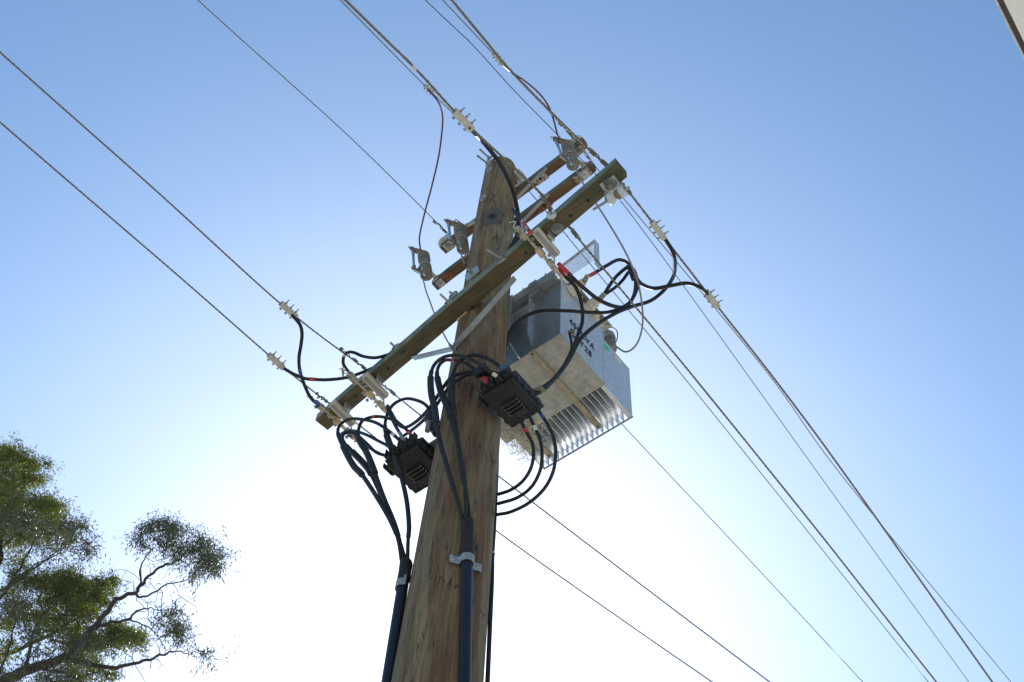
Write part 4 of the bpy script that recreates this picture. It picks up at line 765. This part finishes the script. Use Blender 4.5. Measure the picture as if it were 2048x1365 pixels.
# loops under the right box
gl = 'cable loops under the right junction box'
cable('innermost cable loop under the right box, red taped', [(1038, 836, .0), (1045, 849, .0), (1053, 865, .01), (1064, 886, .03), (1067, 908, .05), (1062, 936, .08), (1046, 962, .11), (1022, 980, .13), (997, 989, .14)], .023, group=gl, bands=[(1.7, 2.1, 'red_tape', 1.14, TB)])
cable('middle cable loop under the right box, white taped', [(1056, 828, .02), (1063, 842, .02), (1072, 860, .03), (1081, 884, .05), (1084, 912, .07), (1080, 942, .1), (1063, 974, .13), (1034, 996, .15), (996, 1008, .15)], .023, group=gl, bands=[(1.7, 2.1, 'white_tape', 1.14, TB)])
cable('outermost cable loop under the right box, blue taped', [(1073, 815, .04), (1082, 829, .04), (1093, 846, .05), (1105, 870, .07), (1111, 901, .09), (1107, 941, .12), (1089, 977, .15), (1058, 1006, .16), (1022, 1024, .16), (993, 1030, .16)], .023, group=gl, bands=[(1.2, 1.6, 'blue_tape', 1.14, TB)])
# riser cable on the right edge of the pole
def riser():
    pts = [(1012, 672), (1010, 700), (1006, 760), (1001, 815), (997, 860), (993, 885), (994, 925), (991, 1000), (988, 1060), (985, 1105), (984, 1160), (980, 1250), (975, 1365)]
    P = []
    for q in pts:
        c = CAM + ray(*q) * 0; d = ray(*q); z = None
        t = -((CAM[:2]) @ d[:2]) / (d[:2] @ d[:2]); p = CAM + d * t; P.append(p - _R @ V3((0, .0, 0)))
    dn = unit(P[-1] - P[-3]); P += [P[-1] + dn * 1.5, P[-1] + dn * 3.5, P[-1] + dn * 5.7]
    S = smooth(P, 8); o = MB().tube(S, .014, 10).build('riser_cable', 'black_cable', None, P[-1]); tag(o, 'thin black cable clipped down the right edge of the pole', 'cable')
    for q in ((1010, 696), (993, 862), (984, 1108)):
        d = ray(*q); t = -((CAM[:2]) @ d[:2]) / (d[:2] @ d[:2]); p = CAM + d * t; n = unit((p[0], p[1], 0))
        k = MB(); k.ring(p, (0, 0, 1), .017, .004, 16, 6); k.box(p - n * .02, np.cross(n, (0, 0, 1)) * .012, n * .006, (0, 0, .008)); k.build('cable_clip', 'cast_alloy', o)
riser()
# HV leads
cable('long maroon lead falling from the small clamp to the far left fuse', [(850, 172, 'x', t5), (862, 186, 'x', t5), (878, 207, -1.05), (885, 232, -.9), (884, 262, -.78), (877, 315, -.6), (863, 375, -.42), (848, 432, -.25), (839, 475, -.1), (841, 500, -.04)], .016, 'maroon_lead', 'maroon high voltage leads', name='jumper_lead')
cable('maroon lead from the top clamp down to the upper right fuse', [(990, 112, 'x', t7), (1006, 130, 'x', t7), (1022, 144, -.85), (1050, 163, -.68), (1078, 187, -.5), (1097, 213, -.35), (1108, 243, -.2), (1114, 266, -.1), (1122, 286, -.03)], .016, 'maroon_lead', 'maroon high voltage leads', name='jumper_lead')
cable('short maroon lead from the middle fuse going behind the pole', [(908, 446, -.0), (911, 440, .02), (917, 443, .05), (930, 453, .1), (950, 469, .16), (965, 480, .2)], .011, 'maroon_lead', 'maroon high voltage leads', name='jumper_lead')
cable('grey lead dropping from the far left fuse behind the green crossarm', [(846, 558, -.02), (852, 582, .0), (860, 604, .03), (872, 636, .06), (888, 670, .1), (905, 698, .14), (930, 730, .2)], .013, 'grey_cable', 'grey fuse leads', name='jumper_lead')
cable('grey lead with a black sleeve from the middle fuse to the pole face', [(922, 505, -.03), (924, 516, -.06), (929, 527, -.1), (936, 536, -.13), (943, 544, -.16)], .013, 'grey_cable', 'grey fuse leads', [(2.2, 4, 'black_cable', 1.3, 'black_sleeve')], name='jumper_lead')
cable('long grey lead from the upper right fuse curving to the bushing behind the transformer', [(1146, 325, -.05), (1155, 345, -.03), (1172, 377, .02), (1195, 412, .12), (1218, 448, .2), (1243, 490, .3), (1262, 528, .42), (1276, 566, .55), (1284, 610, .7), (1285, 650, .85), (1277, 682, .95), (1264, 699, 1.0), (1250, 704, 1.03), (1236, 696, 1.06), (1228, 690, 1.08)], .015, 'grey_cable', 'grey fuse leads', name='jumper_lead')

# ------------------------------------------------------------------ dry nest fibres under the transformer
def nest():
    r = random.Random(11); k = MB()
    for i in range(230):
        px, py = r.gauss(1050, 15), r.gauss(884, 14)
        p = PZ(px, py, r.uniform(9.82, 10.03)); P = [p]; d = unit((r.gauss(0, 1), r.gauss(0, 1), r.gauss(0, .5)))
        for j in range(r.randint(3, 6)):
            d = unit(d + V3((r.gauss(0, .6), r.gauss(0, .6), r.gauss(0, .5)))); P.append(P[-1] + d * r.uniform(.015, .04))
        k.tube(P, r.uniform(.0012, .0024), 3, cap=False)
    for i in range(26):
        p = PZ(r.uniform(1010, 1045), r.uniform(855, 890), 10.02); P = [p]; d = unit((-.6 + r.gauss(0, .4), -.4 + r.gauss(0, .4), r.gauss(0, .2)))
        for j in range(5): d = unit(d + V3((r.gauss(0, .3), r.gauss(0, .3), r.gauss(0, .2)))); P.append(P[-1] + d * .035)
        k.tube(P, .0014, 3, cap=False)
    for i in range(50):
        p = PY(r.gauss(1088, 5), r.uniform(812, 846), .2); P = [p]; d = unit((r.gauss(0, 1), r.gauss(0, 1), -1))
        for j in range(4): d = unit(d + V3((r.gauss(0, .5), r.gauss(0, .5), r.gauss(0, .5)))); P.append(P[-1] + d * .02)
        k.tube(P, .0012, 3, cap=False)
    o = k.build('nest_fibres', 'dry_fibre', None, PZ(1050, 880, 9.95)); tag(o, 'tangle of pale dry fibres and twigs stuck under the transformer', 'bird nest', None, 'stuff')
nest()

# ------------------------------------------------------------------ trees
def leafmat(name, c, c2, trans):
    m = bpy.data.materials.new(name); m.use_nodes = True; n = m.node_tree; b = n.nodes['Principled BSDF']; out = n.nodes['Material Output']
    f = noise(n, 3.0, 3, .5); col = ramp(n, f, [(.35, c), (.65, c2)]); f2 = noise(n, 60, 2); col = mix(n, ramp(n, f2, [(.35, (0,)), (.7, (.5,))]), col, tuple(x * 1.6 for x in c2))
    n.links.new(col, b.inputs['Base Color']); b.inputs['Roughness'].default_value = .45
    t = n.nodes.new('ShaderNodeBsdfTranslucent'); x = n.nodes.new('ShaderNodeMixShader'); x.inputs[0].default_value = trans
    tc = mix(n, 1., col, (1.3, 1.35, .7), 'MULTIPLY'); n.links.new(tc, t.inputs[0]); n.links.new(b.outputs[0], x.inputs[1]); n.links.new(t.outputs[0], x.inputs[2]); n.links.new(x.outputs[0], out.inputs[0]); M[name] = m
leafmat('gum_leaf', (.05, .06, .036), (.11, .12, .07), .3); leafmat('wattle_leaf', (.035, .048, .014), (.15, .165, .035), .45); leafmat('dead_leaf', (.2, .08, .03), (.3, .12, .05), .3)  # bright yellow-green patches in the wattle colour stand in for sunlit highlights
def grow(name, label, D, mains, blobs, leaf, leafsize, per, dens=1., seed=1, base=(0, 0)):
    """mains: list of (pixel polyline, r0, r1); blobs: (px,py,rx,ry,depth spread,tips)"""
    r = np.random.default_rng(seed); nodes_ = []; rad = []; wood = MB(); S0 = None
    for pl, r0, r1 in mains:
        P = smooth([PD(x, y, D + dd) for x, y, dd in pl], 8)
        P = [p + V3((math.sin(i * 1.3 + r0 * 90), math.cos(i * 1.1), math.sin(i * .9))) * r0 * .22 * (0 if i == 0 else 1) for i, p in enumerate(P)]
        R = np.linspace(r0, r1, len(P)) * .82; wood.tube(P, list(R), 8); nodes_ += P; rad += list(R)
    N = np.array(nodes_); RR = np.array(rad); lv = []; lf = []; nL = 0
    tips = []
    lfy = []
    for bx, by, rx, ry, dz, cnt, lf_ in blobs:
        cs = []
        for _ in range(max(2, cnt // 7)):
            u = r.normal(size=3); u /= np.linalg.norm(u); cs.append(u * r.uniform(.3, 1) ** .5)
        for q_ in range(int(cnt * dens)):
            u = cs[q_ % len(cs)] + r.normal(0, .26 if lf_ else .45, 3)
            tips.append(PD(bx + u[0] * rx, by + u[1] * ry, D + u[2] * dz)); lfy.append(lf_)
    tips = np.array(tips); dist = [np.min(np.sum((N - t) ** 2, 1)) for t in tips]; order = np.argsort(dist)
    ends = []
    for i in order:
        t = tips[i]; dd = np.sum((N - t) ** 2, 1) + (RR > .06) * .15; j = int(np.argmin(dd)); p = N[j]; L = math.sqrt(max(dd[j], 1e-6))
        if L < .1:
            if lfy[i]: ends.append((t, unit(r.normal(size=3))))
            continue
        k = max(2, int(L / .28)); rr0 = min(RR[j] * .75, .004 + .008 * L); P = [p]; mid = r.normal(0, L * .09, 3); mid[2] += L * .05
        for s in range(1, k + 1):
            a = s / k; P.append(p + (t - p) * a + mid * math.sin(math.pi * a) + (r.normal(0, .025, 3) if s < k else 0))
        R = np.linspace(max(rr0, .0065), .004, k + 1); wood.tube(P, list(R), 4, cap=False); N = np.vstack([N, P[1:]]); RR = np.concatenate([RR, R[1:]])
        if lfy[i]:
            ends.append((t, unit(P[-1] - P[-2]))); ends.append(((P[-2] + t) / 2, unit(P[-1] - P[-2])))
            for _ in range(3):
                q = t + r.normal(0, .12, 3) + V3((0, 0, -.06)); wood.tube([P[-2] * .4 + t * .6, (q + t) / 2 + r.normal(0, .02, 3), q], .003, 3, cap=False); ends.append((q, unit(q - t)))
    V = []; Fc = []
    for t, d in ends:
        for _ in range(per):
            c = t + r.normal(0, leafsize * .72, 3) - d * r.uniform(0, .1)
            ax = unit(d * .35 + r.normal(0, .55, 3) + V3((0, 0, -.75 if leaf == 'gum_leaf' else .1))); s_ = unit(np.cross(ax, r.normal(size=3))); L = leafsize * r.uniform(.55, 1.3); w = L * (.11 if leaf == 'gum_leaf' else .13)
            b = len(V); nrm = np.cross(ax, s_); V += [c, c + ax * L * .4 + s_ * w, c + ax * L + nrm * L * .12, c + ax * L * .4 - s_ * w]; Fc.append((b, b + 1, b + 2, b + 3))
    T = thing(name, label, 'tree', (*PD(mains[0][0][0][0], mains[0][0][0][1], D)[:2], 0))
    # trunk down to the ground
    p0 = PD(mains[0][0][0][0], mains[0][0][0][1], D + mains[0][0][0][2]); g0 = V3((T.location[0], T.location[1], -.2)); rt = mains[0][1]
    P = smooth([g0, g0 * .6 + p0 * .4 + V3((.3, .2, 0)), g0 * .25 + p0 * .75 + V3((.1, -.1, 0)), p0], 8); wood.tube(P, list(np.linspace(rt * 2.4, rt, len(P))), 12)
    wood.build('trunk', 'bark', T); MB_ = MB(); MB_.v = [tuple(x) for x in V]; MB_.f = Fc; MB_.sm = [False] * len(Fc); MB_.mi = [0] * len(Fc); MB_.build('crown', leaf, T); return T
grow('gum_tree', 'eucalyptus with sparse grey-green crown and bare branches reaching right', 13.5,
     [([(-60, 1420, 0), (-20, 1385, 0), (22, 1356, 0), (66, 1337, 0), (139, 1315, 0)], .11, .075),
      ([(139, 1315, 0), (157, 1290, .1), (190, 1253, .2), (220, 1217, .2), (234, 1198, .3), (271, 1184, .3), (293, 1158, .2), (322, 1134, .1), (348, 1125, 0), (366, 1112, 0)], .062, .012),
      ([(268, 1186, .3), (282, 1195, .3), (311, 1184, .2), (333, 1169, .1), (366, 1163, 0), (392, 1147, -.1)], .024, .007),
      ([(284, 1172, .2), (282, 1160, .2), (280, 1140, .3), (289, 1118, .3), (304, 1099, .3), (322, 1081, .3)], .022, .006),
      ([(190, 1258, .2), (220, 1246, .1), (256, 1240, 0), (271, 1224, -.1), (290, 1218, -.2), (308, 1217, -.2)], .034, .008),
      ([(256, 1240, 0), (271, 1244, 0), (300, 1257, -.1), (319, 1279, -.2), (333, 1301, -.3)], .016, .006),
      ([(139, 1315, 0), (165, 1323, -.1), (220, 1336, -.3), (256, 1330, -.4), (293, 1321, -.4), (330, 1308, -.5), (352, 1303, -.5), (377, 1308, -.5)], .045, .008),
      ([(48, 1343, 0), (59, 1305, .2), (66, 1268, .3), (81, 1239, .3), (103, 1206, .3), (104, 1180, .3)], .035, .012),
      ([(-40, 1240, .4), (0, 1198, .4), (22, 1165, .4), (44, 1129, .3), (70, 1081, .2)], .04, .012),
      ([(22, 1165, .4), (70, 1130, .2), (110, 1112, .1), (140, 1085, 0)], .018, .006), ([(-20, 1385, 0), (5, 1330, .1), (20, 1290, .2), (30, 1240, .3)], .03, .012),
      ([(66, 1337, 0), (120, 1345, -.3), (160, 1362, -.4), (200, 1400, -.4)], .025, .01), ([(103, 1206, .3), (130, 1190, .3), (160, 1180, .2)], .014, .006)],
     [(284, 1072, 26, 20, .4, 34, 1), (330, 1052, 40, 18, .5, 85, 1), (359, 1075, 44, 24, .5, 100, 1), (396, 1105, 42, 22, .5, 95, 1), (432, 1138, 22, 28, .4, 55, 1), (412, 1130, 30, 28, .4, 40, 1), (345, 1100, 60, 26, .5, 40, 1), (310, 1120, 40, 22, .4, 28, 0), (400, 1165, 40, 14, .4, 24, 0),
      (335, 1245, 50, 24, .5, 60, 1), (372, 1268, 24, 22, .4, 34, 1), (405, 1300, 14, 16, .3, 16, 1), (300, 1225, 60, 30, .5, 60, 0), (340, 1290, 45, 25, .4, 40, 0), (240, 1320, 80, 26, .5, 50, 0), (255, 1160, 30, 26, .4, 20, 0),
      (48, 1052, 56, 28, .7, 110, 1), (147, 1060, 40, 26, .5, 75, 1), (172, 1090, 18, 26, .4, 24, 1), (110, 1100, 55, 22, .5, 30, 1), (120, 1110, 60, 30, .5, 52, 0), (60, 1110, 60, 40, .6, 60, 0),
      (80, 1335, 75, 35, .8, 70, 1), (150, 1362, 60, 20, .6, 40, 1), (170, 1290, 70, 35, .7, 40, 1), (40, 1220, 50, 45, .8, 50, 1), (60, 1290, 60, 40, .7, 70, 0), (130, 1240, 60, 40, .7, 60, 0), (200, 1320, 60, 20, .5, 20, 1)],
     'gum_leaf', .072, 7, .56, seed=3)
grow('wattle_tree', 'dense feathery green tree filling the lower left edge behind the eucalyptus', 15.5,
     [([(-160, 1480, 0), (-60, 1330, 0), (-20, 1200, 0), (0, 1100, 0), (20, 1010, 0), (30, 940, 0)], .12, .02), ([(-20, 1200, 0), (50, 1150, 0), (120, 1100, 0)], .04, .012), ([(-60, 1330, 0), (60, 1290, 0), (150, 1240, 0), (230, 1200, 0)], .05, .012),
      ([(-20, 1380, 0), (100, 1370, -.5), (200, 1345, -.5)], .05, .02), ([(0, 1100, 0), (50, 1050, 0), (90, 1000, 0)], .03, .01), ([(100, 1280, 0), (200, 1300, 0), (270, 1260, 0)], .025, .01)],
     [(25, 915, 40, 26, 1.0, 80, 1), (75, 925, 26, 10, .5, 22, 1), (100, 930, 10, 5, .3, 6, 1), (60, 955, 30, 16, .8, 34, 1), (20, 985, 50, 38, 1.2, 90, 1), (75, 1010, 40, 26, .9, 80, 1), (112, 1018, 18, 18, .6, 24, 1), (40, 1060, 70, 30, 1.2, 90, 1), (110, 1065, 30, 22, .8, 16, 1), (0, 1020, 30, 60, 1., 50, 1),
      (20, 1140, 40, 24, 1., 22, 1), (110, 1165, 55, 26, 1., 62, 1), (60, 1190, 60, 26, 1., 40, 1), (150, 1190, 36, 34, .9, 60, 1), (196, 1180, 34, 22, .8, 50, 1), (165, 1215, 45, 24, .9, 44, 1), (228, 1162, 14, 12, .4, 14, 1), (20, 1235, 40, 30, 1., 22, 1), (140, 1260, 50, 34, 1., 36, 1),
      (60, 1250, 50, 36, 1., 36, 1), (240, 1265, 34, 20, .8, 55, 1), (272, 1282, 24, 16, .6, 26, 1), (190, 1300, 55, 30, 1.1, 80, 1), (190, 1350, 45, 18, .8, 26, 1), (0, 1290, 30, 50, 1., 22, 1), (110, 1355, 55, 18, 1., 22, 1)],
     'wattle_leaf', .07, 14, .95, seed=5)
for o in list(bpy.data.objects):
    for k_ in ('_loc', '_phi'):
        if k_ in o: del o[k_]
